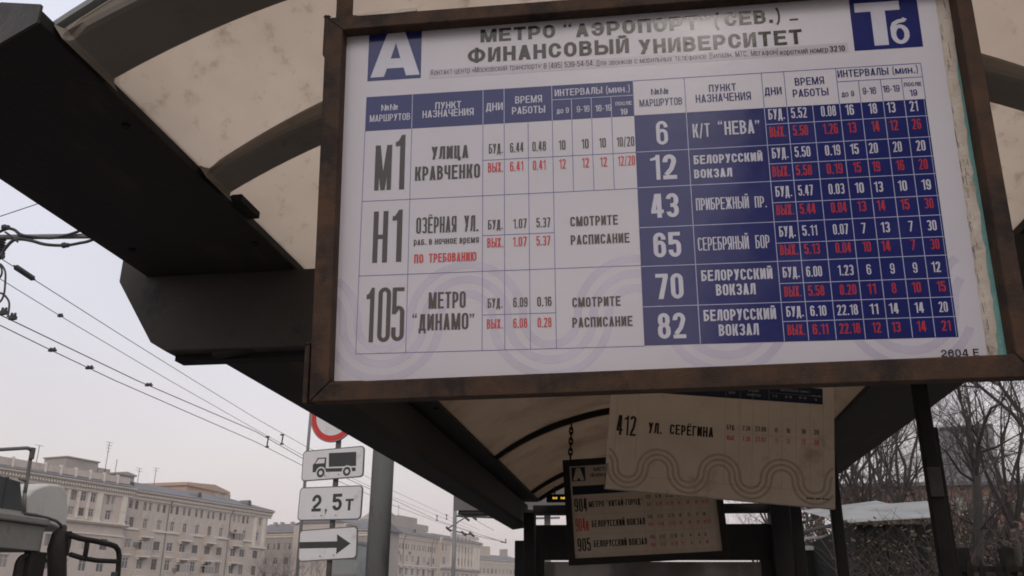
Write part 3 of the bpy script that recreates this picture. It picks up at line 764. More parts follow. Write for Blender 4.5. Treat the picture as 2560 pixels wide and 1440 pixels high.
rowdata = [
 (299, 343, ['БУД.', '5.52', '0.08', '16', '18', '13', '21'], ['ВЫХ.', '5.50', '1.26', '13', '14', '12', '26'],
  [(1922, 1963), (1979, 2018), (2054, 2091), (2115, 2136), (2173, 2194), (2219, 2240), (2276, 2296)],
  [(1925, 1966), (1984, 2021), (2059, 2096), (2121, 2142), (2180, 2200), (2226, 2247), (2282, 2304)]),
 (396, 442, ['БУД.', '5.50', '0.19', '15', '20', '20', '20'], ['ВЫХ.', '5.58', '0.19', '15', '19', '16', '20'],
  [(1931, 1972), (1988, 2027), (2064, 2102), (2127, 2148), (2174, 2196), (2234, 2256), (2292, 2315)],
  [(1932, 1976), (1991, 2031), (2068, 2108), (2134, 2154), (2182, 2202), (2242, 2262), (2299, 2321)]),
 (492, 538, ['БУД.', '5.47', '0.03', '10', '13', '10', '19'], ['ВЫХ.', '5.44', '0.04', '13', '14', '15', '30'],
  [(1940, 1981), (1997, 2034), (2073, 2112), (2139, 2161), (2187, 2209), (2247, 2269), (2306, 2329)],
  [(1942, 1986), (2001, 2040), (2079, 2118), (2145, 2167), (2194, 2215), (2253, 2275), (2313, 2335)]),
 (592, 638, ['БУД.', '5.11', '0.07', '7', '13', '7', '30'], ['ВЫХ.', '5.13', '0.04', '10', '14', '7', '30'],
  [(1949, 1990), (2007, 2044), (2084, 2122), (2155, 2166), (2204, 2226), (2273, 2284), (2320, 2343)],
  [(1951, 1996), (2012, 2051), (2090, 2129), (2158, 2179), (2205, 2228), (2279, 2290), (2328, 2350)]),
 (694, 742, ['БУД.', '6.00', '1.23', '6', '9', '9', '12'], ['ВЫХ.', '5.58', '0.20', '11', '8', '10', '15'],
  [(1958, 2000), (2017, 2056), (2096, 2135), (2168, 2179), (2227, 2238), (2284, 2295), (2331, 2353)],
  [(1962, 2005), (2022, 2062), (2101, 2142), (2170, 2191), (2231, 2242), (2282, 2304), (2344, 2366)]),
 (792, 838, ['БУД.', '6.10', '22.18', '11', '14', '14', '20'], ['ВЫХ.', '6.11', '22.18', '12', '13', '14', '21'],
  [(1967, 2010), (2027, 2067), (2094, 2146), (2176, 2197), (2224, 2248), (2288, 2311), (2349, 2371)],
  [(1970, 2014), (2033, 2072), (2100, 2152), (2182, 2204), (2231, 2253), (2294, 2317), (2356, 2378)])]
for yb, yr, bk, rd, xa, xb in rowdata: pair(yb, yr, bk, rd, (xa, xb), W, DR, h=26)
# the form number, cut by the bar
T('2604 Е', 2354, 893, 2449, 19, off=.02)
S.mb('ink_black')
# cut everything below the bottom bar edge
NAMES = {'ink_black': 'black_lettering', 'ink_red': 'red_lettering', 'ink_dred': 'red_figures', 'ink_blue': 'blue_printing', 'ink_white': 'white_lettering',
         'ink_line': 'table_line', 'ink_wline': 'pale_table_line', 'ink_wave': 'wave_ornament', 'ink_band': 'note_strip'}
S.finish(film, NAMES, M)
for k_, mbb in S.L.items(): pass

# ---- smaller boards ----------------------------------------------------------
def pose(px_tl, px_tr, px_bl, Y, yaw=0):
    """board plane through Y with its own roll, read off its corners"""
    a, c, e_ = atY(*px_tl, Y), atY(*px_tr, Y), atY(*px_bl, Y)
    roll = math.atan2(-(c.z - a.z), c.x - a.x)
    mid = (c + e_) / 2
    return Matrix.Translation(mid) @ Matrix.Rotation(roll, 4, 'Y')
def px_text(S2, items, depth=.0016):
    for it in items:
        t, x0, y0, x1, y1, h, key = it[:7]; off = it[7] if len(it) > 7 else .035
        S2.text(t, x0, y0, x1, y1, h, key, depth, off)
def chain(a, c, parent, m, n=6):
    a, c = Vector(a), Vector(c); L = (c - a).length / n
    for i in range(n):
        p = a + (c - a) * ((i + .5) / n); pts = []
        for k in range(9):
            t = 2*pi*k/8; w = L * .27 * cos(t); q = L * .62 * sin(t)
            pts.append((p.x + (w if i % 2 else 0), p.y + (0 if i % 2 else w), p.z + q))
        b = MB(); b.tube(pts, L * .13, 5, cap=False); o = b.build('chain_link', m, parent, smooth=True)

OLDN = {'old_' + k[4:]: v for k, v in NAMES.items()}
# board of route 412
M2 = pose((1512, 1042), (2092, 1086), (1510, 1225), 4.15)
S2_BASE = .0004
b2 = empty('route_board', 'yellowed unframed route board hanging askew with the number 412', 'timetable board', mat=M2)
S2 = Sheet(M2); S2.base = .0004
L0 = S2.uv(1510, 1225); R0 = S2.uv(2088, 1268); T0 = S2.uv(1505, 960)
u0, u1, v0, v1 = L0[0], R0[0], (L0[1] + R0[1]) / 2, (L0[1] + R0[1]) / 2 + .585
b = MB(); b.box(u0 - .001, u1 + .001, .002, .030, v0 - .001, v1); sheet2 = b.build('board_panel', M['paper_dim'], b2, bevel=.003)
b = MB(); b.box(u0 + .001, u1 - .001, .0004, .0018, v0 + .002, v1 - .002); film2 = b.build('printed_film', M['paper_dim'], b2)
b = MB(); b.box(u0 + .001, u0 + .004, -.003, .0002, v0, v0 + .115); b.build('edge_clip', M['steel'], b2)
S2.clip = (u0, u1)
uu, vv = S2.uv(1645, 1163); rr2 = (S2.uv(1945, 1180)[0] - S2.uv(1635, 1163)[0]) / 8
S2.waves(uu - 4 * rr2, u1, S2.uv(1780, 1186)[1] , rr2, rr2 * .34, rr2 * .17, 'old_wave', .0003)
def L2(x0, y0, x1, y1, key='old_line', w=.0014, d=.0008):
    a = S2.uv(x0, y0); c = S2.uv(x1, y1); S2.line(a[0], a[1], c[0], c[1], w, key, d)
hy = lambda x: 985 + (x - 1590) * .0386
h0 = S2.uv(1540, 983); h1 = S2.uv(2057, 1005)
hbv = (S2.uv(1590, 985)[1] + h1[1]) / 2
S2.rect(S2.uv(1540, 984)[0], hbv, h1[0], hbv + .075, 'old_blue', .0008)
lb = (S2.uv(1534, 1191)[1] + S2.uv(2065, 1226)[1]) / 2
colsx = [1538, 1591, 1812, 1848, 1881, 1921, 1955, 1990, 2025, 2059]
cu = [S2.uv(x, 1100)[0] for x in colsx]
for c_ in cu: S2.line(c_, lb, c_, hbv, .0012, 'old_line', .0008)
for c_ in cu[2:6]: S2.line(c_, hbv, c_, hbv + .07, .0012, 'old_wline', .0011)
S2.line(cu[5], hbv + .038, cu[9], hbv + .038, .001, 'old_wline', .0011)
S2.line(cu[0], lb, cu[9], lb, .0012, 'old_line', .0008)
lm = S2.uv(1812, 1081)[1]; S2.line(cu[2], lm, cu[9], lm, .001, 'old_line', .0008)
px_text(S2, [('412', 1540, 1087, 1589, 1090, 50, 'old_black', .045), ('УЛ.', 1620, 1083, 1654, 1085, 27, 'old_black', .05), ('СЕРЁГИНА', 1674, 1086, 1783, 1093, 25, 'old_black', .05)])
bx = [(1817, 1838), (1856, 1875), (1888, 1915), (1938, 1944), (1965, 1975), (2003, 2014), (2035, 2047)]
for (t, r, (xa, xb)) in zip(['БУД.', '7.24', '23.09', '6', '16', '18', '20'], ['ВЫХ.', '7.20', '23.07', '13', '13', '17', '20'], bx):
    yb = 1074 + (xa - 1817) * .056
    S2.text(t, xa, yb, xb, yb + 1, 12, 'old_black', .0016, .04); S2.text(r, xa, yb + 26, xb, yb + 27, 12, 'old_red', .0016, .04)
px_text(S2, [('ДНИ', 1822, 984, 1838, 984.5, 6, 'old_wline', .02), ('ВРЕМЯ', 1871, 979, 1897, 980, 6, 'old_wline', .02), ('РАБОТЫ', 1868, 990, 1901, 991, 6, 'old_wline', .02),
             ('ИНТЕРВАЛЫ (мин.)', 1952, 978, 2024, 982, 6, 'old_wline', .02), ('7-9', 1931, 993, 1943, 993, 6, 'old_wline', .02), ('9-16', 1963, 995, 1980, 996, 6, 'old_wline', .02),
             ('16-19', 1996, 997, 2016, 998, 6, 'old_wline', .02), ('после', 2029, 992, 2052, 993, 5, 'old_wline', .02), ('19', 2035, 1002, 2043, 1002, 5, 'old_wline', .02)], .0014)
# fine print at the lower right corner, too small to read: short dashes
for k, xx in enumerate((2016, 2022, 2028, 2040, 2046, 2056, 2062, 2068)):
    a_ = S2.uv(xx, 1247.5 + (xx - 2016) * .04); S2.rect(a_[0], a_[1], a_[0] + .008, a_[1] + .006, 'old_black', .0016)
S2.finish(film2, OLDN, M)
for ux in (u0 + .12, u1 - .12):
    p = M2 @ Vector((ux, .014, v1)); b = MB(); b.tube([p, (p.x, 4.27 - .02, ZC + math.sqrt((RC - .05)**2 - p.x**2))], .003, 5)
    o = b.build('hanging_wire', M['steel'], None); o.parent = b2; o.matrix_parent_inverse = M2.inverted()

# board of routes 904 and 905
M3 = pose((1408, 1155), (1500, 1149), (1430, 1408), 6.35)
b3 = empty('route_board', 'small dark framed route board behind the 412 board listing 904 and 905', 'timetable board', mat=M3)
S3 = Sheet(M3); S3.base = .002
L0 = S3.uv(1437, 1399); R0 = S3.uv(1806, 1375); T0 = S3.uv(1424, 1166)
u0, u1, v0, v1 = (L0[0] + T0[0]) / 2, R0[0], (L0[1] + R0[1]) / 2, T0[1]
fw = .045
for (a0_, a1_, c0, c1) in ((u0 - fw, u0, v0 - fw, v1 + fw), (u1, u1 + fw, v0 - fw, v1 + fw)):
    b = MB(); b.box(a0_, a1_, -.02, .02, c0, c1); b.build('frame_bar', M['steel'], b3, bevel=.003)
for (c0, c1) in ((v0 - fw, v0), (v1, v1 + fw)):
    b = MB(); b.box(u0 + .0005, u1 - .0005, -.019, .019, c0, c1); b.build('frame_bar', M['steel'], b3, bevel=.003)
b = MB(); b.box(u0 + .0005, u1 - .0005, .002, .008, v0 + .0005, v1 - .0005); film3 = b.build('printed_film', M['paper_old'], b3)
a_ = S3.uv(1430, 1204); c_ = S3.uv(1462, 1170); S3.rect(a_[0], a_[1], a_[0] + .098, a_[1] + .098, 'old_blue', -.001)
def X3(t, x0, y0, x1, h, key='old_black', off=.035, k=-.065): S3.text(t, x0, y0, x1, y0 + k * (x1 - x0), h, key, .0, off)
X3('А', 1433, 1202, 1461, 31, 'old_white', .06)
X3('МЕТРО “АЭРОПОРТ”( СЕВ.) –', 1484, 1178, 1690, 9, off=.02); X3('ФИНАНСОВЫЙ УНИВЕРСИТЕТ', 1476, 1193, 1700, 9, off=.02)
a_ = S3.uv(1432, 1238); S3.rect(a_[0], a_[1], u1 - .03, a_[1] + .062, 'old_blue', -.001)
X3('904', 1437, 1280, 1469, 33, off=.045); X3('МЕТРО “КИТАЙ-ГОРОД”', 1472, 1269, 1607, 15, off=.035)
X3('904к', 1440, 1329, 1473, 33, 'old_red', .045); X3('БЕЛОРУССКИЙ ВОКЗАЛ', 1480, 1319, 1613, 17, off=.045)
X3('905', 1445, 1379, 1478, 33, off=.045); X3('БЕЛОРУССКИЙ ВОКЗАЛ', 1485, 1369, 1618, 17, off=.045)
rows3 = [(1246, ['БУД.', '6.18', '0.38', '16', '18', '18', '12/18'], ['ВЫХ.', '6.14', '0.38', '18', '18', '18', '10/15'], 0),
         (1296, ['БУД.', '5.51', '22.51', '18', '12', '17', '18'], ['ВЫХ.', '5.50', '23.20', '18', '18', '18', '18/25'], 5),
         (1347, ['БУД.', '4.57', '22.18', '4', '4', '4', '6'], ['ВЫХ.', '4.52', '22.18', '6', '4', '8', '10'], 11)]
xx3 = [(1615, 1628), (1639, 1653), (1665, 1682), (1692, 1699), (1714, 1721), (1735, 1742), (1751, 1770)]
for (yb, bb, rr_, dx) in rows3:
    for t, r_, (xa, xb) in zip(bb, rr_, xx3):
        k = -.05 * (xa - 1615)
        x1_ = min(xb, xa + 4.4 * len(t)); x2_ = min(xb, xa + 4.4 * len(r_))
        X3(t, xa + dx, yb + k, x1_ + dx, 9, off=.03); X3(r_, xa + dx + 2, yb + 19 + k, x2_ + dx + 2, 9, 'old_red', .03)
vb3 = S3.uv(1440, 1386)[1]
for k in range(8):
    uq = S3.uv(1612 + k * 22.3 + (6 if k > 2 else 0), 1300)[0]; S3.line(uq, vb3, uq, S3.uv(1432, 1238)[1], .0012, 'old_line', -.0005)
for yy in (1288, 1338, 1387):
    vq = S3.uv(1440, yy)[1]; S3.line(u0 + .02, vq, u1 - .03, vq, .0012, 'old_line', -.0005)
for yy in (1262, 1311, 1362):
    vq = S3.uv(1600, yy - 8)[1]; S3.line(S3.uv(1612, 1300)[0], vq, u1 - .03, vq, .001, 'old_line', -.0005)
S3.finish(film3, OLDN, M)
pc = M3 @ Vector((u0 + .01, 0, v1 + fw))
for o_u in (u0 + .01, u1 - .01):
    pc = M3 @ Vector((o_u, 0, v1 + fw)); topz = ZC + math.sqrt((RC - .045)**2 - pc.x**2)
    ho = empty('hanging_chain', 'short rusty link chain holding the %s corner of the 904 board' % ('left' if o_u < 0 else 'right'), 'chain', (pc.x, 6.5, topz))
    chain((0, .0, 0), (0, pc.y - 6.5, pc.z - topz), ho, M['steel'], 7)

# ---------------------------------------------------------------- materials of the surroundings
M['galv'] = mat('galvanised_grey_paint', (.15, .155, .15), (.20, .20, .195), 3, .6, .1, 40, stain=(.11, .11, .105), stain_scale=9, stretch=(1, 1, .3))
M['sign_white'] = mat('sign_white', (.62, .60, .60), (.68, .66, .66), 5, .4, stain=(.52, .50, .49), stain_scale=5)
M['sign_black'] = mat('sign_black', (.03, .028, .03), (.04, .036, .038), 8, .5)
M['sign_red'] = mat('sign_red', (.50, .025, .025), (.58, .035, .03), 8, .4)
M['sign_edge'] = mat('sign_edge_grey', (.10, .095, .10), (.14, .13, .13), 8, .6)
M['postbrown'] = mat('weathered_post', (.06, .052, .045), (.09, .075, .065), 6, .7)
M['wire'] = mat('wire_dark', (.05, .05, .055))
M['wire_far'] = mat('wire_grey', (.10, .10, .11))
M['stucco'] = mat('pale_stucco', (.45, .385, .335), (.50, .43, .375), .35, .9, .1, 3, stain=(.34, .29, .245), stain_scale=.5, stretch=(1, 1, .35))
M['stucco_grey'] = mat('grey_brown_stucco', (.30, .265, .235), (.34, .30, .265), .3, .9, stain=(.25, .22, .195), stain_scale=.5)
M['stucco_yellow'] = mat('yellowish_stucco', (.40, .34, .26), (.45, .385, .30), .3, .9, stain=(.32, .27, .21), stain_scale=.4)
M['stucco_peach'] = mat('peach_brick_wall', (.40, .27, .19), (.45, .31, .22), .4, .9)
M['trim'] = mat('white_stucco_trim', (.60, .54, .47), (.68, .61, .54), .6, .85, stain=(.40, .36, .33), stain_scale=1.2)
M['tinroof'] = mat('grey_tin_roof', (.15, .145, .15), (.18, .175, .18), .4, .8, spec=.2, stain=(.12, .115, .12), stain_scale=.8, stretch=(3, .3, 1))
M['glass'] = mat('window_glass', (.08, .075, .072), (.20, .18, .165), .45, .25, detail=1)
gm = M['glass'].node_tree; gi = gm.nodes.new('ShaderNodeObjectInfo'); gr = gm.nodes.new('ShaderNodeValToRGB')
gr.color_ramp.interpolation = 'CONSTANT'; ge = gr.color_ramp.elements
ge[0].position = 0; ge[0].color = (.07, .066, .064, 1); ge[1].position = .35; ge[1].color = (.13, .12, .112, 1)
for q_, c_ in ((.55, (.24, .22, .195, 1)), (.7, (.10, .092, .086, 1)), (.85, (.32, .295, .26, 1)), (.93, (.18, .15, .12, 1))): ge.new(q_).color = c_
gm.links.new(gi.outputs['Random'], gr.inputs['Fac']); gm.links.new(gr.outputs[0], gm.nodes['Principled BSDF'].inputs['Base Color'])
M['frame_w'] = mat('white_window_frame', (.42, .39, .36), (.50, .46, .43), 1)
M['frame_b'] = mat('brown_window_frame', (.16, .11, .08), (.20, .14, .10), 1)
M['pipe'] = mat('drainpipe_grey', (.16, .145, .13), (.20, .18, .16), 1)
M['dark'] = mat('dark_metal', (.03, .03, .032), (.045, .043, .043), 3)
M['brickred'] = mat('red_brown_brick', (.16, .085, .065), (.21, .115, .085), .4, .9, stain=(.12, .07, .055), stain_scale=.3)
M['tower'] = mat('blue_grey_panels', (.19, .20, .235), (.22, .23, .265), .1, .8)
M['bark'] = mat('dark_bark', (.026, .021, .018), (.045, .036, .030), 4, .9, .5, 20)
M['bark2'] = mat('grey_brown_bark', (.022, .018, .015), (.036, .030, .025), 4, .9, .5, 20)
M['twig'] = mat('reddish_twigs', (.034, .025, .021), (.060, .042, .034), 1.5, .9)
M['evergreen'] = mat('dark_evergreen', (.010, .013, .008), (.022, .025, .014), .8, .8)

# ---------------------------------------------------------------- buildings
WIN = {}
def window_mesh(w, h, m, style=0):
    k = (round(w, 2), round(h, 2), m, style)
    if k not in WIN:
        b = MB(); t = .09
        b.box(-w/2, -w/2+t, .10, .2, 0, h); b.box(w/2-t, w/2, .10, .2, 0, h)
        b.box(-w/2+t, w/2-t, .10, .2, 0, t); b.box(-w/2+t, w/2-t, .10, .2, h-t, h)
        if w > .9: b.box(-.04, .04, .11, .2, t, h-t)
        if style != 1: b.box(-w/2+t, w/2-t, .115, .2, h*.68, h*.68+.07)
        g = MB(); g.quad((-w/2+t, .19, t), (w/2-t, .19, t), (w/2-t, .19, h-t), (-w/2+t, .19, h-t))
        s_ = MB(); s_.box(-w/2-.08, w/2+.08, -.10, .24, -.10, -.003)
        WIN[k] = (b.mesh('window', M[m]), g.mesh('pane', M['glass']), s_.mesh('sill', M['trim']))
    return WIN[k]
def put_window(parent, s0, z0, w, h, y=0, m='frame_w', sill=True):
    a, g, sl_ = window_mesh(w, h, m)
    o = link('window', a, parent); o.location = (s0, y, z0)
    p_ = link('pane', g, o)
    if sill: link('sill', sl_, o)
def wall_mesh(mb, s0, s1, z0, z1, ops, y=0, rev=.26):
    """front wall with real openings and reveals; y grows into the house"""
    us_ = sorted({s0, s1, *[o[0] for o in ops], *[o[1] for o in ops]}); zs = sorted({z0, z1, *[o[2] for o in ops], *[o[3] for o in ops]})
    us_ = [u for u in us_ if s0 <= u <= s1]; zs = [z for z in zs if z0 <= z <= z1]
    for i in range(len(us_) - 1):
        run = None
        for j in range(len(zs) - 1):
            cu_, cz = (us_[i] + us_[i+1]) / 2, (zs[j] + zs[j+1]) / 2
            hole = any(o[0] < cu_ < o[1] and o[2] < cz < o[3] for o in ops)
            if not hole: run = (run[0], zs[j+1]) if run else (zs[j], zs[j+1])
            if (hole or j == len(zs) - 2) and run:
                mb.quad((us_[i], y, run[0]), (us_[i+1], y, run[0]), (us_[i+1], y, run[1]), (us_[i], y, run[1])); run = None
    for a, c, d0, d1 in ops:
        mb.quad((a, y, d0), (a, y + rev, d0), (a, y + rev, d1), (a, y, d1)); mb.quad((c, y, d1), (c, y + rev, d1), (c, y + rev, d0), (c, y, d0))
        mb.quad((a, y, d0), (c, y, d0), (c, y + rev, d0), (a, y + rev, d0)); mb.quad((a, y, d1), (a, y + rev, d1), (c, y + rev, d1), (c, y, d1))
CORN = [(0, 18.55), (-.18, 18.6), (-.2, 19.05), (-.35, 19.12), (-.38, 19.62), (-.75, 19.70), (-.95, 19.86), (-1.0, 20.05), (0, 20.2)]
def cornice(parent, s0, s1, y=0, dz=0, m='trim', dent=True):
    b = MB(); b.prism([(p[0] + y, p[1] + dz) for p in CORN], s0, s1, 'X'); b.build('cornice', M[m], parent)
    if dent:
        b = MB(); s_ = s0 + .2
        while s_ < s1 - .2: b.box(s_, s_ + .26, y - .66, y - .375, 19.18 + dz, 19.58 + dz); s_ += .52
        b.build('dentil_row', M[m], parent, kind='stuff')
def balcony(parent, s0, z0, w=2.6, y=0):
    b = MB(); b.box(s0 - w/2, s0 + w/2, y - 1.1, y - .002, z0 - .22, z0); b.box(s0 - w/2 + .15, s0 - w/2 + .4, y - .6, y - .002, z0 - .6, z0 - .221); b.box(s0 + w/2 - .4, s0 + w/2 - .15, y - .6, y - .002, z0 - .6, z0 - .221)
    o = b.build('balcony', M['trim'], parent)
    b = MB(); b.box(s0 - w/2 + .04, s0 + w/2 - .04, y - 1.08, y - 1.0, z0, z0 + .95); b.box(s0 - w/2 + .04, s0 - w/2 + .1, y - 1.0, y - .002, z0, z0 + .95); b.box(s0 + w/2 - .1, s0 + w/2 - .04, y - 1.0, y - .002, z0, z0 + .95)
    b.build('parapet_panel', M['stucco'], o)
def ac_unit(parent, s0, z0, y=0):
    b = MB(); b.box(s0 - .4, s0 + .4, y - .35, y - .05, z0, z0 + .6); b.tube([(s0 - .08, y - .365, z0 + .3), (s0 - .08, y - .349, z0 + .3)], .22, 10); b.box(s0 - .3, s0 + .3, y - .051, y - .001, z0 + .2, z0 + .3)
    b.build('air_conditioner', M['pipe'], parent)
def antenna(parent, s0, y, z0, h, arms=3):
    b = MB(); b.tube([(s0, y, z0), (s0, y, z0 + h)], .05, 4)
    for k in range(arms): b.tube([(s0 - .8 + .15*k, y, z0 + h - .5*k), (s0 + .8 - .15*k, y, z0 + h - .5*k)], .035, 4)
    b.build('antenna', M['dark'], parent)
def dormer(parent, s0, y, z0):
    b = MB(); pts = [(s0 - .6, z0), (s0 - .6, z0 + .7)] + [(s0 + .6 * cos(pi - pi * k / 6), z0 + .7 + .55 * sin(pi * k / 6)) for k in range(1, 6)] + [(s0 + .6, z0 + .7), (s0 + .6, z0)]
    b.prism(pts, y, y + 2.2); o = b.build('dormer', M['tinroof'], parent)
    b = MB(); b.prism([(s0 + (p[0] - s0) * .75, z0 + .1 + (p[1] - z0) * .8) for p in pts], y - .05, y - .002); b.build('louvre', M['dark'], o)
def chimney(parent, s0, y, z0, h=1.2, w=.5):
    b = MB(); b.box(s0 - w, s0 + w, y - .4, y + .4, z0, z0 + h); b.box(s0 - w - .08, s0 + w + .08, y - .48, y + .48, z0 + h, z0 + h + .12); b.build('chimney', M['stucco_grey'], parent)
def downpipe(parent, s0, y=0, top=18.6):
    b = MB(); b.tube([(s0 + .5, y - .5, top + .9), (s0 + .35, y - .3, top + .2), (s0, y - .12, top - .6), (s0, y - .12, .2)], .09, 6); b.build('drainpipe', M['pipe'], parent)

def long_house(parent, cols, s0, s1, wallm, rows, bal=(), y=0, depth=14, dz=0, arch=True, roof=True, hip=True, seed=1, bal3=()):
    rr = random.Random(seed); ops = []; wins = []
    for ci_, c_ in enumerate(cols):
        for (kind, za, zb) in rows:
            if kind == 'pair':
                for q in (-.66, .66): ops.append((c_ + q - .38, c_ + q + .38, za, zb)); wins.append((c_ + q, za, .76, zb - za))
            else:
                w = {'arch': 1.0, 'wide': 1.5, 'mid': 1.35}[kind]
                ops.append((c_ - w/2, c_ + w/2, za, zb)); wins.append((c_, za, w, zb - za))
    b = MB(); wall_mesh(b, s0, s1, 0, 20.1 + dz, ops, y)
    b.quad((s1, y, 0), (s1, y + depth, 0), (s1, y + depth, 20.1 + dz), (s1, y, 20.1 + dz)); b.quad((s0, y, 20.1 + dz), (s0, y + depth, 20.1 + dz), (s0, y + depth, 0), (s0, y, 0))
    b.quad((s1, y + depth, 0), (s0, y + depth, 0), (s0, y + depth, 20.1 + dz), (s1, y + depth, 20.1 + dz))
    b.box(s0 + .3, s1 - .3, y + .9, y + depth - .3, .1, 20.0 + dz)      # the rooms behind the panes stay dark
    b.build('wall', wallm, parent)
    for (c_, za, w, h) in wins: put_window(parent, c_, za, w, h, y, 'frame_w' if rr.random() < .62 else 'frame_b', sill=w > .8)
    if arch:
        for ci_, c_ in enumerate(cols):
            for (kind, za, zb) in rows:
                if kind == 'arch':
                    b = MB(); pts = [(c_ + .78 * cos(a), y - .03, zb - .1 + .95 * sin(a)) for a in [pi * k / 8 for k in range(9)]]
                    b.tube(pts, .06, 4); b.build('arch_moulding', M['trim'], parent)
    if roof:
        e_ = 1.0; zt = 20.15 + dz
        b = MB(); r0 = (s0 - .2) ; r1 = (s1 + e_)
        hx = 7 if hip else 0
        A = [(r0, y - e_, zt), (r1, y - e_, zt), (r1, y + depth, zt), (r0, y + depth, zt), (r0, y + 6.5, zt + 2.3), (r1 - hx, y + 6.5, zt + 2.3)]
        b.add(A, [(0, 1, 5, 4), (1, 2, 5), (2, 3, 4, 5), (3, 0, 4), (0, 3, 2, 1)])
        b.build('roof', M['tinroof'], parent)

DIR = R_(76.1)
P0 = atZ(301, 1219, 20)
h1 = empty('apartment_building', 'long pale stucco apartment block with bracketed cornice at the left across the road', 'building', (P0.x, P0.y, -.1), DIR)
cols1 = [3.5, 6.7, 10.0, 13.2, 16.4, 19.6, 22.9, 26.2, 30.3, 33.0, 37.0]
rows1 = [('pair', 16.95, 18.35), ('arch', 13.95, 15.6), ('wide', 10.55, 12.0), ('mid', 7.3, 9.1), ('mid', 4.0, 5.8), ('mid', .9, 2.7)]
long_house(h1, cols1, 1.2, 40.0, M['stucco'], rows1, y=0)
cornice(h1, 1.2, 40.9)
for a_, c_ in ((1.6, 5.2), (8.2, 15.0), (17.8, 21.4), (24.2, 28.4), (31.6, 35.2)):
    b = MB(); b.box(a_, c_, -.22, -.003, 13.55, 13.82); b.build('string_course', M['trim'], h1)
for c_ in (6.7, 16.4, 22.9, 30.3): balcony(h1, c_, 12.65)
for c_ in (6.7, 16.4, 22.9, 30.3): balcony(h1, c_, 9.45, 2.5)
for c_ in (6.7, 16.4, 22.9, 30.3): balcony(h1, c_, 6.2, 2.5)
for c_ in (3.5, 10.0, 13.2, 19.6, 26.2):
    b = MB(); b.box(c_ - .95, c_ + .95, -.16, -.003, 9.4, 9.6); b.build('window_hood', M['trim'], h1)
for (c_, z_) in ((6.7, 9.45), (22.9, 6.2), (30.3, 12.65), (16.4, 6.2)):
    b = MB(); b.box(c_ - 1.2, c_ + 1.2, -1.07, -1.03, z_ + .96, z_ + 2.2); o = b.build('balcony_glazing', M['glass'], h1)
    b = MB(); b.box(c_ - 1.25, c_ + 1.25, -1.12, -.003, z_ + 2.2, z_ + 2.32)
    for q in (-1.2, -.4, .4, 1.15): b.box(c_ + q, c_ + q + .06, -1.10, -1.071, z_ + .96, z_ + 2.199)
    b.build('glazing_frame', M['frame_w'], o)
downpipe(h1, 11.7); downpipe(h1, 28.3)
for (a_, z_) in ((1.9, 14.2), (5.0, 11.0), (29.0, 14.5), (31.4, 14.4), (14.9, 7.2)): ac_unit(h1, a_, z_)
for a_ in (35.5, 38.3):
    b = MB(); b.box(a_, a_ + .9, -.22, -.003, 12.9, 18.5); b.build('pilaster', M['trim'], h1)
b = MB(); b.box(34.9, 40.1, -.3, -.003, 12.5, 12.85); b.build('string_course', M['trim'], h1)
for (a_, z_) in ((3.0, 20.3), (19.8, 20.4), (34.4, 20.5)): dormer(h1, a_, .6, z_)
for (a_, y_, z_) in ((2.6, 4, 21.6), (7.5, 6.5, 22.0), (29.8, 5, 21.8), (32.2, 4.5, 21.7)): chimney(h1, a_, y_, z_, .9, .35)
b = MB(); b.box(4.6, 8.6, 6.0, 9.0, 22.0, 23.3); b.prism([(4.3, 23.3), (8.9, 23.3), (8.9, 23.55), (6.6, 23.9), (4.3, 23.55)], 5.7, 9.3); b.build('attic_house', M['stucco_grey'], h1)
antenna(h1, -1.0, 3, 22.5, 5.2, 4); antenna(h1, 1.2, 3, 22.0, 3.2, 0); antenna(h1, 13.5, 6, 22.3, 3.2, 2); antenna(h1, 9.5, 6, 22.4, 2.5, 2); antenna(h1, -14.5, 3, 22, 3, 1)
# projecting bay with the tall order
yb_ = -.9
opsb = []
wb = []
for k, c_ in enumerate([-9.9 - 2.0 * j for j in range(9, -1, -1)] + [-7.95, -6.0]):
    opsb.append((c_ - .55, c_ + .55, 17.0, 18.45)); wb.append((c_, 17.0, 1.1, 1.45))
    opsb.append((c_ - .55, c_ + .55, 14.75, 16.0)); wb.append((c_, 14.75, 1.1, 1.25))
for c_ in (-3.1, -1.9): opsb.append((c_ - .33, c_ + .33, 17.05, 18.4)); wb.append((c_, 17.05, .66, 1.35))
opsb.append((-3.1, -1.9, 14.6, 16.1)); wb.append((-2.5, 14.6, 1.2, 1.5))
for c_ in (-9.5, -6.0, -2.5, -13, -16.5, -20):
    for (za, zb) in ((9.9, 11.6), (6.5, 8.3), (3.2, 5.0)): opsb.append((c_ - .75, c_ + .75, za, zb)); wb.append((c_, za, 1.5, zb - za))
b = MB(); wall_mesh(b, -34, 1.2, 0, 20.1, opsb, yb_)
b.quad((1.2, yb_, 0), (1.2, 0, 0), (1.2, 0, 20.1), (1.2, yb_, 20.1)); b.box(-33.7, .9, .2, 13.5, .1, 20.0); b.quad((-34, 13.6, 0), (-34, 13.6, 20.1), (-34, yb_, 20.1), (-34, yb_, 0))
b.build('bay_wall', M['stucco'], h1)
for i_, (c_, za, w, h) in enumerate(wb): put_window(h1, c_, za, w, h, yb_, 'frame_w' if i_ % 3 else 'frame_b', sill=False)
cornice(h1, -34.5, 2.0, yb_)
for c_ in [-8.97 - 2.0 * j for j in range(12)] + [-6.97]:
    b = MB(); b.box(c_ - .19, c_ + .19, yb_ - .22, yb_ - .003, 14.3, 18.5); b.build('half_column', M['trim'], h1)
for c_ in (-4.9, .35, -33.2):
    b = MB(); b.box(c_ - .5, c_ + .5, yb_ - .35, yb_ - .003, 14.3, 18.55); b.box(c_ - .6, c_ + .6, yb_ - .42, yb_ - .003, 14.15, 14.4); b.build('pilaster', M['trim'], h1)
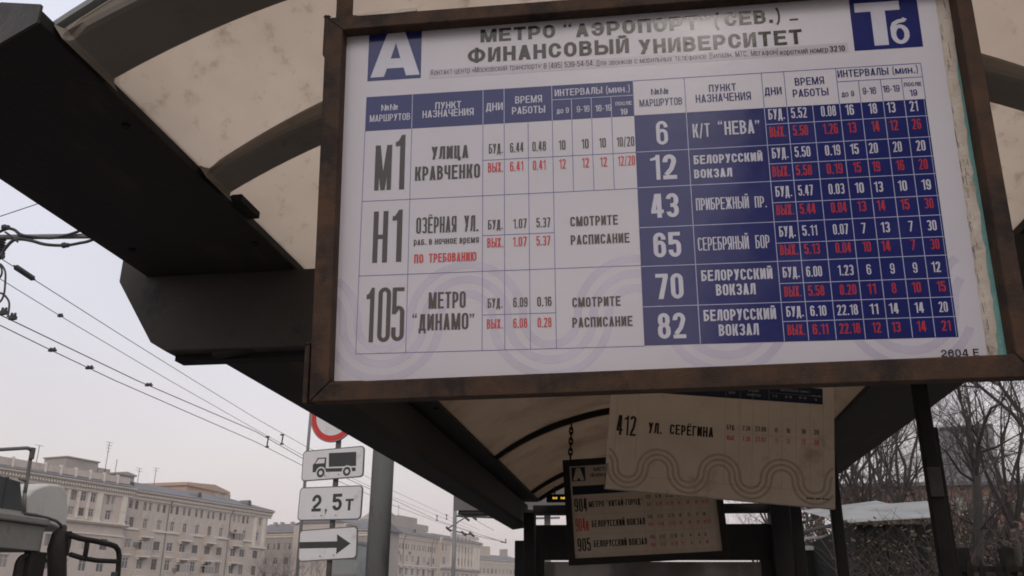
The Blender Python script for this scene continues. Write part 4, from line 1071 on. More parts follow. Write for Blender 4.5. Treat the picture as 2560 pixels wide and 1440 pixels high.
b = MB(); b.prism([(yb_ - .003, 13.6), (yb_ - .3, 13.65), (yb_ - .6, 13.95), (yb_ - .6, 14.12), (yb_ - .003, 14.14)], -34, 1.8, 'X'); b.build('ledge', M['trim'], h1)
b = MB(); b.box(-34, 1.5, yb_ - .15, yb_ - .003, 12.1, 12.3); b.build('string_course', M['trim'], h1)
for j in range(12):
    a_ = -33 + j * 2.85
    b = MB(); b.box(a_ + .35, a_ + 2.85, yb_ + .2, yb_ + .45, 20.75, 21.75); b.build('parapet_panel', M['stucco'], h1)
    b = MB(); b.box(a_, a_ + .345, yb_ + .1, yb_ + .55, 20.2, 22.0); b.build('parapet_post', M['trim'], h1)
b = MB(); b.add([(-34, yb_ - 1, 20.15), (2.0, yb_ - 1, 20.15), (2.0, yb_ + .6, 20.75), (-34, yb_ + .6, 20.75)], [(0, 1, 2, 3)]); b.add([(-34, yb_ + .6, 20.75), (2, yb_ + .6, 20.75), (2, 13, 20.75), (-34, 13, 20.75)], [(0, 1, 2, 3)])
b.build('bay_roof', M['tinroof'], h1)
b = MB(); b.box(-9, -2.6, 3, 8, 20.8, 24.0); b.box(-9.2, -2.4, 2.8, 8.2, 24.0, 24.2); b.box(-2.3, .3, 3.2, 8, 20.8, 23.3); b.build('roof_room', M['stucco_grey'], h1)

# peach block behind the roof
hp = atZ(468, 1203, 27)
h2 = empty('apartment_building', 'peach coloured block rising behind the long pale building roof', 'building', (hp.x, hp.y, -.1), DIR + .12)
pe_ = atZ(598, 1224, 27); wd = (Vector((pe_.x - hp.x, pe_.y - hp.y))).length
b = MB(); b.box(0, wd, 0, 12, 0, 26.2); b.build('wall', M['stucco_peach'], h2)
b = MB(); b.prism([(-.4, 26.2), (wd + .4, 26.2), (wd + .4, 26.7), (wd * .62, 27.6), (wd * .3, 27.2), (-.4, 26.9)], -.4, 12.4); b.build('roof', M['stucco_peach'], h2)
for k in (.38, .62, .85):
    b = MB(); b.tube([(wd * k, -.4, 23.6), (wd * k, -.02, 23.6)], .7, 10); b.build('satellite_dish', M['frame_b'], h2)

# ---- the farther block with the white bay
P1 = atZ(1092.2, 1343.7, 20)
h3 = empty('apartment_building', 'pale block with a white pilastered end bay in the distance right of the grey pole', 'building', (P1.x, P1.y, -.1), DIR)
cols3 = [-29.9 - 3.3 * k for k in range(5, 0, -1)] + [-29.9, -26.6, -23.3, -20.0, -16.8, -13.6, -10.4, -7.2, -4.2, -1.6]
rows3b = [('pair', 15.85, 17.3), ('arch', 12.75, 14.4), ('mid', 9.4, 11.2), ('mid', 6.0, 7.8), ('mid', 2.7, 4.5)]
long_house(h3, cols3, -48, 0, M['stucco'], rows3b, dz=0, hip=False, seed=4)
cornice(h3, -48, 0, dent=False)
b = MB(); b.box(-48, 0, -.3, -.003, 11.7, 12.0); b.build('string_course', M['trim'], h3)
for c_ in cols3[:-1]:
    b = MB(); b.box(c_ - .95, c_ + .95, -.3, -.003, 11.25, 11.55); b.build('window_hood', M['trim'], h3)
downpipe(h3, -19); downpipe(h3, -2.9)
for (a_, z_) in ((-21.6, 14.6), (-15.6, 14.8), (-11.0, 12.4), (-5.0, 12.6)): ac_unit(h3, a_, z_)
chimney(h3, -24, 3, 21.3, 1.0, .8)
dormer(h3, -12, .6, 20.3)
b = MB(); b.prism([(-22, 22.2), (-22, 23.6), (-16.8, 26.0), (-11.6, 24.6), (-11.6, 22.2)], 6, 12); b.box(-11.5, -1, 6, 12, 22.2, 25.4); b.box(-1, 6, 6, 12, 22.2, 23.9); b.build('attic_house', M['stucco_grey'], h3)
antenna(h3, -12, 6, 25, 3, 2)
yb_ = -1.2; ops3 = []; wb = []
for c_ in (1.6, 3.6): ops3.append((c_ - .4, c_ + .4, 16.6, 18.3)); wb.append((c_, 16.6, .8, 1.7))
ops3.append((1.7, 3.5, 12.9, 14.9)); wb.append((2.6, 12.9, 1.8, 2.0))
for k in range(7):
    c_ = 9.6 + 2.2 * k; ops3 += [(c_ - .6, c_ + .6, 16.6, 18.3), (c_ - .6, c_ + .6, 13.0, 15.0)]; wb += [(c_, 16.6, 1.2, 1.7), (c_, 13.0, 1.2, 2.0)]
for k in range(8):
    c_ = 2.6 + 3.1 * k
    for (za, zb) in ((8.8, 10.8), (5.2, 7.2)): ops3.append((c_ - .7, c_ + .7, za, zb)); wb.append((c_, za, 1.4, zb - za))
b = MB(); wall_mesh(b, 0, 26.4, 0, 20.1, ops3, yb_); b.quad((0, 0, 0), (0, yb_, 0), (0, yb_, 20.1), (0, 0, 20.1)); b.box(.3, 26.1, 0, 13, .1, 20.0); b.quad((26.4, yb_, 0), (26.4, 14, 0), (26.4, 14, 20.1), (26.4, yb_, 20.1))
b.build('bay_wall', M['stucco'], h3)
for i_, (c_, za, w, h) in enumerate(wb): put_window(h3, c_, za, w, h, yb_, 'frame_w' if i_ % 3 else 'frame_b', sill=False)
cornice(h3, -.3, 27.3, yb_, dent=False)
for c_ in (6.9, 25.3, 22.6):
    b = MB(); b.box(c_ - .55, c_ + .55, yb_ - .4, yb_ - .003, 12.4, 18.55); b.build('pilaster', M['trim'], h3)
for k in range(8):
    c_ = 8.5 + 2.2 * k; b = MB(); b.box(c_ - .25, c_ + .25, yb_ - .3, yb_ - .003, 12.4, 18.55); b.build('half_column', M['trim'], h3)
b = MB(); b.prism([(yb_ - .003, 11.6), (yb_ - .5, 11.8), (yb_ - .7, 12.2), (yb_ - .003, 12.3)], 0, 27, 'X'); b.build('ledge', M['trim'], h3)
for k in range(7):
    a_ = 7.2 + 2.7 * k; b = MB(); b.box(a_ + .4, a_ + 2.7, yb_ + .1, yb_ + .4, 20.9, 21.9); b.build('parapet_panel', M['stucco'], h3)
    b = MB(); b.box(a_, a_ + .395, yb_, yb_ + .5, 20.2, 22.1); b.build('parapet_post', M['trim'], h3)
b = MB(); b.add([(-.3, yb_ - 1, 20.15), (27.2, yb_ - 1, 20.15), (27.2, 14, 20.15), (-.3, 14, 20.15), (1, 2, 21.4), (25, 2, 21.4), (25, 12, 21.4), (1, 12, 21.4)], [(0, 1, 5, 4), (1, 2, 6, 5), (2, 3, 7, 6), (3, 0, 4, 7), (4, 5, 6, 7)]); b.build('bay_roof', M['tinroof'], h3)

# ---- the block seen between and behind the traffic signs
Pa, Pb = atZ(655, 1326, 19), atZ(930, 1319, 19)
dv = Vector((Pb.x - Pa.x, Pb.y - Pa.y)); wd = dv.length; ang = math.atan2(dv.y, dv.x)
h4 = empty('apartment_building', 'grey brown block with a low gable half hidden behind the traffic signs and bare trees', 'building', (Pa.x, Pa.y, -.1), ang)
nc = 10; cols4 = [wd * (k + .5) / nc for k in range(nc)]
long_house(h4, cols4, -2, wd, M['stucco_grey'], [('pair', 14.4, 16.0), ('mid', 11.0, 12.6), ('mid', 7.6, 9.3), ('mid', 4.2, 5.9)], dz=-1.3, arch=False, hip=False, seed=9)
cornice(h4, -2, wd, dz=-1.3, dent=False)
b = MB(); b.prism([(wd * .30, 18.9), (wd * .80, 18.9), (wd * .56, 21.4)], -.8, 3); b.build('gable', M['trim'], h4)
for k, c_ in enumerate((1, 3, 6, 9, 12)): chimney(h4, c_, 4, 20.2, 1.0, .35)
gn = atZ(868, 1352, 14); gn2 = atZ(912, 1348, 14)
h5 = empty('low_building', 'low grey green box building beside the grey pole behind the arrow sign', 'building', (gn.x, gn.y, -.1), ang)
wd5 = max(6, (Vector((gn2.x - gn.x, gn2.y - gn.y))).length + 4)
wd5 = 2.6
b = MB(); b.box(-3, wd5, 0, 8, 0, 13.4); b.build('wall', mat('grey_green_cladding', (.17, .19, .18), (.20, .22, .21), .3), h5)
for zz in (4.2, 7.4, 10.6):
    b = MB(); b.box(-3.1, wd5 + .1, -.2, -.003, zz, zz + .35); b.build('string_course', M['pipe'], h5)
b = MB(); b.box(-3.3, wd5 + .3, -.3, 8.3, 13.4, 13.9); b.build('roof', M['tinroof'], h5)

# ---- the farthest yellowish house
Pa, Pb = atZ(1186, 1396, 20), atZ(1300, 1404, 20)
dv = Vector((Pb.x - Pa.x, Pb.y - Pa.y)); wd = dv.length; ang = math.atan2(dv.y, dv.x)
h6 = empty('apartment_building', 'yellowish house farthest down the road with a grey roof', 'building', (Pa.x, Pa.y, -.1), ang)
nc = 12; cols6 = [wd * (k + .5) / nc for k in range(nc)]
long_house(h6, cols6, 0, wd, M['stucco_yellow'], [('mid', 14.6, 16.6), ('mid', 10.8, 12.8), ('mid', 7.0, 9.0)], arch=False, hip=False, seed=3)
cornice(h6, 0, wd, dent=False)
b = MB(); b.box(0, wd, -.4, -.003, 13.2, 13.7); b.build('string_course', M['trim'], h6)
b = MB(); b.box(wd * .25, wd * .45, 3, 6, 21.5, 25.5); b.build('chimney', M['stucco_yellow'], h6)
b = MB(); b.box(wd * .78, wd * .84, 3, 6, 21.5, 25.0); b.build('chimney', M['stucco_grey'], h6)

# ---- right side: tower block and brick house behind the park
ta = atY(2336, 1078, 330)
h7 = empty('tower_block', 'distant blue grey tower block behind the bare trees at the right', 'building', (ta.x, ta.y, -.1), R_(-20))
wt = (atY(2474, 1080, 330) - ta).length
b = MB(); b.box(0, wt, 0, 20, 0, ta.z); b.build('wall', M['tower'], h7)
b = MB(); b.box(-.3, wt + .3, -.3, 20.3, ta.z, ta.z + 1.2); b.build('roof_edge', M['tinroof'], h7)
b = MB()
wv = [(a_, z_) for a_ in range(9) for z_ in range(14)]
wm = MB(); wm.box(0, wt / 9 * .55, -.1, .05, 0, 1.6); wme = wm.mesh('window', M['glass'])
for a_, z_ in wv:
    o = link('window', wme, h7); o.location = (wt / 9 * (a_ + .22), -.02, ta.z - 2.6 - z_ * 3.0)
ba = atY(2120, 1200, 95); bb_ = atY(2640, 1188, 95)
h8 = empty('brick_building', 'long reddish brown building low behind the park trees', 'building', (ba.x, ba.y, -.1), math.atan2(bb_.y - ba.y, bb_.x - ba.x))
wb8 = (bb_ - ba).length; ops = []
for k in range(14):
    for (za, zb) in ((10.6, 12.4), (7.2, 9.0), (3.8, 5.6)): ops.append((1.5 + k * 2.7, 2.9 + k * 2.7, za, zb))
zt8 = ba.z - .6
b = MB(); wall_mesh(b, 0, wb8 + 10, 0, zt8, [o for o in ops if o[3] < zt8], 0); b.box(.2, wb8 + 9, .8, 10, .1, zt8 - .1); b.build('wall', M['brickred'], h8)
for o_ in ops:
    if o_[3] < zt8: put_window(h8, (o_[0] + o_[1]) / 2, o_[2], 1.4, 1.8, 0, 'frame_w', sill=False)
b = MB(); b.box(-.4, wb8 + 10.4, -.5, 10.5, zt8, zt8 + .35); b.build('roof', M['tinroof'], h8)

# ---------------------------------------------------------------- traffic signs on their post
YS = 9.3
sp = atY(835, 1260, YS)
SROT = R_(-13.5)
sg = empty('signpost', 'brown tubular post carrying the red ringed disc and three white plates', 'post', (sp.x, sp.y, 0))
pt = atY(852, 1060, YS); ZT = 4.35
b = MB(); b.tube([(0, 0, -.1), (0, 0, ZT)], .030, 12, True); b.build('pole', M['postbrown'], sg, smooth=True)
def round_rect(w, h, r, n=5):
    P = []
    for (cx, cz, a0_) in ((w/2-r, h/2-r, 0), (-w/2+r, h/2-r, 90), (-w/2+r, -h/2+r, 180), (w/2-r, -h/2+r, 270)):
        for k in range(n + 1): a = R_(a0_ + 90 * k / n); P.append((cx + r * cos(a), cz + r * sin(a)))
    return P[::-1]
def sign_frame(pl):
    r = Matrix.Translation(Vector((sp.x, sp.y, 0))) @ Matrix.Rotation(SROT, 4, 'Z'); return r
RM = sign_frame(None)
FY = -.055
class Plate(Sheet): pass
def plate(name, label, tl, tr, bl_, w=None):
    """a rounded sign plate, its corners read on the plane 5.5 cm in front of the post"""
    base = RM @ Matrix.Translation((0, FY, 0)); Q = Sheet(base)
    a, c, e_ = Q.uv(*tl), Q.uv(*tr), Q.uv(*bl_)
    roll = math.atan2(a[1] - c[1], c[0] - a[0]); w = math.hypot(c[0] - a[0], c[1] - a[1]); h = math.hypot(e_[0] - a[0], e_[1] - a[1])
    mid = Vector(((c[0] + e_[0]) / 2, 0, (c[1] + e_[1]) / 2))
    mw = base @ Matrix.Translation(mid) @ Matrix.Rotation(roll, 4, 'Y')
    o = empty(name, label, 'road sign', mat=mw)
    b = MB(); b.prism(round_rect(w, h, .045), .0, .016); b.build('plate_back', M['sign_edge'], o)
    b = MB(); b.prism(round_rect(w - .022, h - .022, .036), -.002, .0); f = b.build('plate_face', M['sign_white'], o)
    for q in (-.26, .26):
        b = MB(); b.tube([(q * h, -.004, -h*.36), (q * h, -.009, -h*.36)], .008, 8); b.build('bolt', M['galv'], o)
    b = MB(); b.box(-.16, .16, .0165, .030, h*.18, h*.18 + .03); b.box(-.16, .16, .0165, .030, -h*.18 - .03, -h*.18); b.build('bracket', M['galv'], o)
    q_ = Sheet(mw); q_.base = -.002
    return o, f, q_, w, h
o, f, Q, w, h = plate('road_sign', 'white plate with a black lorry silhouette, directly below the red ringed disc', (757, 1128), (910, 1114), (754, 1204))
def zz(x, y): return Q.uv(640 + x / 3.273, 1000 + y / 3.273)
def shape(pts, key, depth=.0035):
    q = [zz(*p) for p in pts]; Q.mb(key).add([(u, -depth, v) for u, v in q], [tuple(range(len(q)))])
K = 'sign_black'; Wt = 'sign_white'
shape([(596, 548), (820, 540), (822, 424), (598, 434)], K)
shape([(464, 592), (816, 582), (816, 552), (572, 560), (572, 548), (577, 470), (506, 473), (486, 512), (466, 530)], K)
shape([(487, 522), (560, 517), (564, 480), (514, 482)], Wt, .0045)
def disc(cx, cy, r, key, depth):
    c_ = zz(cx, cy); rr = zz(cx + r, cy)[0] - c_[0]
    Q.mb(key).add([(c_[0] + rr * cos(2*pi*k/24), -depth, c_[1] + rr * sin(2*pi*k/24)) for k in range(24)], [tuple(range(24))])
for cx, cy in ((530, 596), (744, 584)):
    disc(cx, cy, 42, Wt, .0045); disc(cx, cy, 32, K, .0055); disc(cx, cy, 15, Wt, .0065)
Q.finish(f, {K: 'lorry_symbol', Wt: 'symbol_gap'}, M)
o, f, Q, w, h = plate('road_sign', 'white plate reading 2,5т between the lorry plate and the arrow plate', (749, 1219), (906, 1213), (744, 1302))
def G(t, x0, y0, x1, y1, h_, off=.05):
    a, c = (640 + x0 / 3.273, 1000 + y0 / 3.273), (640 + x1 / 3.273, 1000 + y1 / 3.273)
    Q.text(t, a[0], a[1], c[0], c[1], h_ / 3.273, K, .0035, off)
G('2', 453, 915, 530, 911, 138); G(',', 562, 912, 580, 911, 138 ); G('5', 620, 907, 700, 904, 138); G('Т', 727, 905, 795, 903, 95)
Q.finish(f, {K: 'black_lettering'}, M)
o, f, Q, w, h = plate('road_sign', 'white plate with a black arrow pointing right, lowest on the sign post', (748, 1326), (893, 1315), (746, 1405))
shape([(356, 1216), (660, 1210), (656, 1262), (774, 1174), (664, 1098), (664, 1156), (356, 1163)], K)
Q.finish(f, {K: 'arrow_symbol'}, M)
# red ringed disc
base = RM @ Matrix.Translation((0, FY, 0)); Q = Sheet(base)
lowz = Q.uv(826, 1106)[1]; lx_ = Q.uv(771, 1055)[0]
RD_ = .30
cxd = Q.uv(829, 1106)[0] ; cz = lowz + RD_
o = empty('road_sign', 'round white sign with a red ring, partly hidden by the shelter beam', 'road sign', mat=base @ Matrix.Translation((cxd, 0, cz)))
def ringmesh(r0, r1, y0, y1, n=48):
    b = MB()
    for k in range(n):
        a, c = 2*pi*k/n, 2*pi*(k+1)/n
        P = [(r*cos(t), y, r*sin(t)) for y in (y0, y1) for (r, t) in ((r0, a), (r1, a), (r1, c), (r0, c))]
        b.add(P, [(0, 1, 2, 3), (7, 6, 5, 4), (1, 5, 6, 2), (0, 3, 7, 4)])
    return b
b = MB(); b.prism([(RD_*cos(-2*pi*k/48), RD_*sin(-2*pi*k/48)) for k in range(48)], .0, .016); b.build('disc_back', M['sign_edge'], o)
b = MB(); rw = RD_ - .008; b.prism([(rw*cos(-2*pi*k/48), rw*sin(-2*pi*k/48)) for k in range(48)], -.002, .0); b.build('disc_face', M['sign_white'], o)
ringmesh(RD_ - .075, RD_ - .012, -.0045, -.0022).build('red_ring', M['sign_red'], o)

# ---------------------------------------------------------------- poles
def pole_thing(name, label, cat, p, r0, r1, z1, m, group=None):
    o = empty(name, label, cat, (p.x, p.y, -.1), group=group)
    b = MB(); b.tube([(0, 0, 0), (0, 0, z1)], [r0, r1], 20); b.build('shaft', M[m], o, smooth=True)
    b = MB(); b.tube([(0, 0, 0), (0, 0, .35)], [r0 * 1.35, r0 * 1.3], 16); b.build('base_collar', M[m], o)
    return o
lp = atY(944, 1400, 8.1)
o = pole_thing('lamp_post', 'thick grey steel column just right of the traffic signs', 'lamp post', lp, .112, .088, 8.5, 'galv')
b = MB(); b.tube([(0, 0, 8.5), (-.3, 0, 9.0), (-1.6, 0, 9.35)], .045, 8); b.build('lamp_arm', M['galv'], o, smooth=True)
b = MB(); b.prism([(-1.55, 9.28), (-1.6, 9.42), (-2.25, 9.46), (-2.3, 9.32)], -.13, .13); b.build('lamp_head', M['galv'], o, bevel=.02)
tp = atY(742, 1440, 24)
o = pole_thing('utility_pole', 'thin distant pole rising behind the left edge of the sign plates', 'pole', tp, .048, .040, 11.5, 'galv')
b = MB(); b.tube([(0, 0, 10.8), (-4.5, 0, 11.1)], .035, 6); b.build('bracket_arm', M['galv'], o)

# ---------------------------------------------------------------- overhead wires
def wire(label, pts, z, r, m='wire', group='trolley wires over the road'):
    P = []
    for q in pts:
        zz_ = q[2] if len(q) > 2 else z
        P.append(atZ(q[0], q[1], zz_))
    d0 = (P[0] - P[1]).normalized(); P = [P[0] + d0 * 25] + P
    b = MB(); b.tube(P, r, 5); o = b.build('overhead_wire', M[m]); tag(o, label, 'wire', group); return P
wire('uppermost thin overhead wire, the one with a sausage shaped strain insulator', [(16, 655), (82, 697), (321, 849), (483, 950), (640, 1046), (768, 1118), (912, 1189), (985, 1228), (1117, 1289), (1200, 1325)], 7.2, .008, 'wire')
wire('second thin overhead wire from the top, carrying one small clip', [(0, 697), (151, 790), (422, 950), (640, 1074), (755, 1137), (985, 1244), (1092, 1288), (1180, 1325)], 6.8, .007, 'wire')
wire('third overhead wire, thicker, ending at the cable clamps at the far left', [(0, 787), (36, 804), (340, 950), (640, 1079), (755, 1145), (985, 1250), (1092, 1300), (1240, 1350)], 6.1, .010, 'wire')
wire('lowest overhead wire with two small clips', [(0, 813), (131, 877), (285, 950), (640, 1105), (753, 1162), (985, 1264), (1092, 1304), (1265, 1356)], 6.0, .009, 'wire')
q0, q1 = atZ(0, 541, 9.5), atZ(93, 510, 9.5)
b = MB(); b.tube([q0 + (q0 - q1) * 3, q0, q1, q1 + (q1 - q0) * 6], .010, 5); tag(b.build('overhead_wire', M['wire']), 'single overhead wire running up to the right at the far left edge', 'wire')
def clip(x, y, z, w, h, label, group='clips on the trolley wires', d_=None):
    w *= .62; h *= .62; p = atZ(x, y, z); o = empty('wire_clip', label, 'wire clip', p, R_(-14), group)
    b = MB(); b.prism([(-w/2, -h*.3), (w/2, -h*.3), (w/2, .2*h), (w*.15, h*.6), (-w*.15, h*.6), (-w/2, .2*h)], -.03, .03, 'Y'); b.build('clamp_body', M['dark'], o)
    b = MB(); b.tube([(-w*.3, 0, h*.2), (-w*.3, 0, h*.9)], .02, 6); b.build('bolt', M['dark'], o)
    b = MB(); b.tube([(w*.3, 0, h*.1), (w*.3, 0, h*.8)], .02, 6); b.build('bolt', M['dark'], o)
clip(151, 790, 6.8, .16, .09, 'small clip on the second thin wire')
clip(131, 876, 6.0, .26, .10, 'small clip on the lowest wire, left one of two')
clip(224, 920, 6.0, .28, .10, 'small clip on the lowest wire, right one of two')
clip(372, 963, 6.1, .28, .10, 'small clip on the thicker third wire, under the cross beam')
clip(9, 782, 6.1, .22, .17, 'bulky cable clamp at the far left edge, left of the pair')
clip(32, 795, 6.1, .22, .17, 'bulky cable clamp at the far left edge, right of the pair')
def hanger(xa, ya, xb, yb, z, label):
    a, c = atZ(xb, yb, z), None
    hh = (atY(xa, ya, a.y).z - a.z)
    o = empty('wire_hanger', label, 'wire hanger', a, 0, 'hangers between the trolley wires')
    b = MB(); b.tube([(0, 0, 0), (.02, 0, hh)], .022, 6); b.build('rod', M['dark'], o)
    b = MB(); b.tube([(-.04, 0, 0), (.06, 0, 0)], .026, 6); b.tube([(-.06, 0, hh), (.05, 0, hh)], .026, 6); b.build('end_clamp', M['dark'], o)
hanger(667, 1092, 667, 1117, 6.0, 'short hanger between the wires, leftmost of four')
hanger(707, 1087, 704, 1110, 6.1, 'short hanger between the wires, second from the left')
hanger(1093, 1289, 1092, 1301, 6.0, 'short hanger between the wires, right of the grey pole')
hanger(1118, 1287, 1116, 1298, 6.1, 'short hanger between the wires, rightmost and nearest the far trolley pole')
# strain insulator on the upper wire
p, q = atZ(40, 668, 7.2), atZ(82, 696, 7.2)
o = empty('strain_insulator', 'dark sausage shaped strain insulator on the uppermost wire', 'insulator', p)
d_ = q - p; b = MB(); n_ = 26; b.tube([d_ * (k / n_) for k in range(n_ + 1)], [.035 + (.022 if k % 3 == 1 else 0) for k in range(n_ + 1)], 8); b.build('ribbed_body', M['dark'], o, smooth=False)
b = MB(); b.tube([d_ * -.12, d_ * 0], .02, 6); b.tube([d_, d_ * 1.12], .02, 6); b.build('end_ring', M['dark'], o)
# the span arm and its slack cables
pa_ = atZ(110, 592, 7.0); YA = pa_.y
arm = empty('span_arm', 'grey horizontal tube arm with slack cables at the left under the shelter eave', 'bracket', (0, 0, 0))
def AP(x, y): return atY(x, y, YA)
b = MB(); e0, e1 = AP(-500, 600), AP(225, 590); b.tube([e0, e1, e1 + (e1 - e0) * 1.2], .042, 10); b.build('arm_tube', M['galv'], arm, smooth=True)
def cable(pts, r, dy=0, name='cable'):
    P = [AP(x, y) + Vector((0, dy, 0)) for x, y in pts]
    # smooth through the points
    Q2 = []
    for i in range(len(P) - 1):
        p0, p1, p2, p3 = P[max(i-1, 0)], P[i], P[i+1], P[min(i+2, len(P)-1)]
        for k in range(6):
            t = k / 6; Q2.append(.5 * ((2*p1) + (p2 - p0)*t + (2*p0 - 5*p1 + 4*p2 - p3)*t*t + (3*p1 - p0 - 3*p2 + p3)*t**3))
    Q2.append(P[-1]); b = MB(); b.tube(Q2, r, 6); return b.build(name, M['dark'], arm, smooth=True)
cable([(-60, 620), (0, 588), (28, 577), (45, 580), (62, 592), (100, 598), (140, 600), (170, 594), (200, 585), (260, 560)], .024, -.08)
cable([(-20, 690), (0, 672), (12, 655), (28, 630), (48, 610), (70, 607), (95, 611), (130, 620), (178, 622), (215, 616), (240, 610), (300, 585)], .026, -.14)
cable([(8, 600), (7, 640), (4, 660), (-4, 690), (0, 668)], .02, -.1)
cable([(0, 662), (14, 668), (24, 685), (24, 715), (20, 745), (8, 762), (-4, 755), (0, 742), (12, 738), (24, 745), (34, 762), (32, 790), (30, 798)], .016, -.1)
cable([(-10, 720), (8, 706), (18, 690), (14, 670), (0, 662)], .016, -.12)
cable([(30, 590), (45, 600), (62, 615)], .015, -.16)
for (x, y, r) in ((30, 578, .05), (178, 622, .045), (16, 649, .06), (5, 672, .06)):
    p = AP(x, y) + Vector((-.05, -.14, 0)); b = MB(); b.tube([p, p + Vector((.045, 0, .004)), p + Vector((.05, 0, 0)), p + Vector((.10, 0, 0))], [r, r, r * .8, r * .8], 8); b.build('cable_joint', M['dark'], arm)
# ribbed insulator hanging from the arm
b = MB(); n_ = 20; a_, c_ = AP(6, 598), AP(3, 642); b.tube([a_ + (c_ - a_) * k / n_ for k in range(n_ + 1)], [.03 + (.03 if k % 3 == 1 else 0) for k in range(n_ + 1)], 8); b.build('ribbed_insulator', M['dark'], arm)

# far trolley pole with its span bracket
p = atZ(1137, 1300, 7.4); YF = p.y
o = pole_thing('trolley_pole', 'distant grey trolley wire pole seen under the shelter beam', 'pole', p, .16, .13, 9.2, 'galv')
def FP(x, y): return atY(x, y, YF)
fo = empty('span_arm', 'distant trolley wire bracket arm beside the far pole', 'bracket', (0, 0, 0))
b = MB(); b.tube([FP(1142, 1290), FP(1237, 1294)], .07, 6); b.build('arm_tube', M['dark'], fo)
b = MB(); b.tube([FP(1163, 1294), FP(1117, 1323)], .045, 5); b.tube([FP(1117, 1323), FP(1176, 1337)], .045, 5); b.build('brace_rod', M['dark'], fo)
for (x, y) in ((1150, 1287), (1166, 1296), (1184, 1294), (1158, 1333), (1178, 1335), (1120, 1322)):
    b = MB(); q = FP(x, y); b.tube([q + Vector((-.14, 0, .12)), q, q + Vector((.22, 0, -.16))], .08, 6); b.build('end_clamp', M['dark'], fo)
b = MB(); b.tube([FP(1178, 1336), FP(1210, 1344), FP(1264, 1356)], .025, 4); b.tube([FP(1187, 1298), FP(1203, 1309), FP(1235, 1326)], .02, 4); b.tube([FP(1264, 1347), FP(1265, 1358)], .05, 4); b.tube([FP(1252, 1355), FP(1266, 1357)], .05, 4); b.build('contact_wire', M['wire_far'], fo)

# ---------------------------------------------------------------- far end of the stop: poster case, display, second shelter
YC = 9.55
def CP(x, y, Y=YC): return atY(x, y, Y)
pc_ = empty('poster_case', 'dark steel poster case closing the far end of the shelter', 'display case', (0, YC, 0))
xl, xr = CP(1288, 1400).x, CP(1985, 1400).x
zt_, zb_ = CP(1400, 1312).z, CP(1500, 1399).z
def lbx(b, x0, x1, y0, y1, z0, z1): b.box(x0, x1, y0 - YC, y1 - YC, z0, z1)
b = MB(); lbx(b, xl, xl + .19, YC - .05, YC + .2, 0, CP(1288, 1352).z); b.build('side_upright', M['steel'], pc_, bevel=.008)
b = MB(); lbx(b, CP(1925, 1300).x, CP(1985, 1300).x, YC - .1, YC + .2, 0, 2.66); b.build('side_upright', M['steel'], pc_, bevel=.008)
b = MB(); lbx(b, xl + .191, CP(1925, 1300).x - .001, YC, YC + .16, zb_, zt_); b.build('top_panel', M['steel'], pc_, bevel=.006)
b = MB(); lbx(b, xl + .191, CP(1925, 1300).x - .001, YC - .02, YC + .14, CP(1500, 1283).z, CP(1500, 1262).z); b.build('head_rail', M['steel'], pc_, bevel=.004)
M['poster'] = mat('faded_poster', (.10, .085, .075), (.17, .15, .135), 2.2, .25, detail=2, coat=.6, stain=(.20, .19, .18), stain_scale=1.2)
b = MB(); lbx(b, xl + .30, CP(1905, 1420).x, YC + .03, YC + .05, .5, zb_ - .02); b.build('poster', M['poster'], pc_)
b = MB(); lbx(b, xl + .192, xl + .299, YC - .01, YC + .12, .3, zb_ - .001); b.build('case_stile', M['steel'], pc_)
b = MB(); lbx(b, CP(1905, 1420).x + .001, CP(1925, 1300).x - .002, YC - .01, YC + .12, .3, zb_ - .001); b.build('case_stile', M['steel'], pc_)
b = MB(); lbx(b, xl + .192, CP(1925, 1300).x - .002, YC - .01, YC + .12, .3, .499); b.build('case_rail', M['steel'], pc_)
M['lit'] = mat('amber_lit_segments', (.5, .35, .05), emit=(1.0, .62, .05, .9))
M['glint'] = mat('painted_white_glint', (.45, .43, .42), (.6, .58, .56), 40)  # white streak of reflected light on the case, painted on as pale dashes
b = MB()
xx = 1614
rr_ = random.Random(5)
for (xa, xb) in ((1603, 1608), (1622, 1626), (1628, 1634), (1636, 1640), (1642, 1646), (1648, 1652)):
    a_ = CP(xa, 1404); c_ = CP(xb, 1400.5); lbx(b, a_.x, c_.x, YC - .004, YC - .0015, a_.z, c_.z + rr_.uniform(-.004, .004))
b.build('streak_reflection', M['glint'], pc_, kind='stuff')

# amber display hanging under the last rib
d0, d1 = CP(1366, 1253, 9.0), CP(1470, 1237, 9.0)
do = empty('led_display', 'slim dark display with amber lit characters under the far end of the roof', 'display', (0, 9.0, 0))
b = MB(); b.box(d0.x, d1.x, 0, .09, d0.z - .005, d1.z + .01); b.build('housing', M['steel'], do, bevel=.004)
b = MB()
for xs_ in ((1382, 1386, 1390), (1402, 1406, 1409), (1424, 1428, 1433), (1446, 1450)):
    for k, x in enumerate(xs_):
        a_ = CP(x, 1247.5, 9.0); c_ = CP(x + 2.6, 1242.5 + (k % 2), 9.0); b.box(a_.x, c_.x, -.003, -.0005, a_.z, c_.z)
b.build('lit_characters', M['lit'], do, kind='stuff')
b = MB()
for x in (d0.x + .08, d1.x - .08): b.tube([(x, .045, d1.z + .01), (x, .045, ZC + math.sqrt((RC - .01)**2 - x*x))], .008, 6)
b.build('hanger_rod', M['steel'], do)

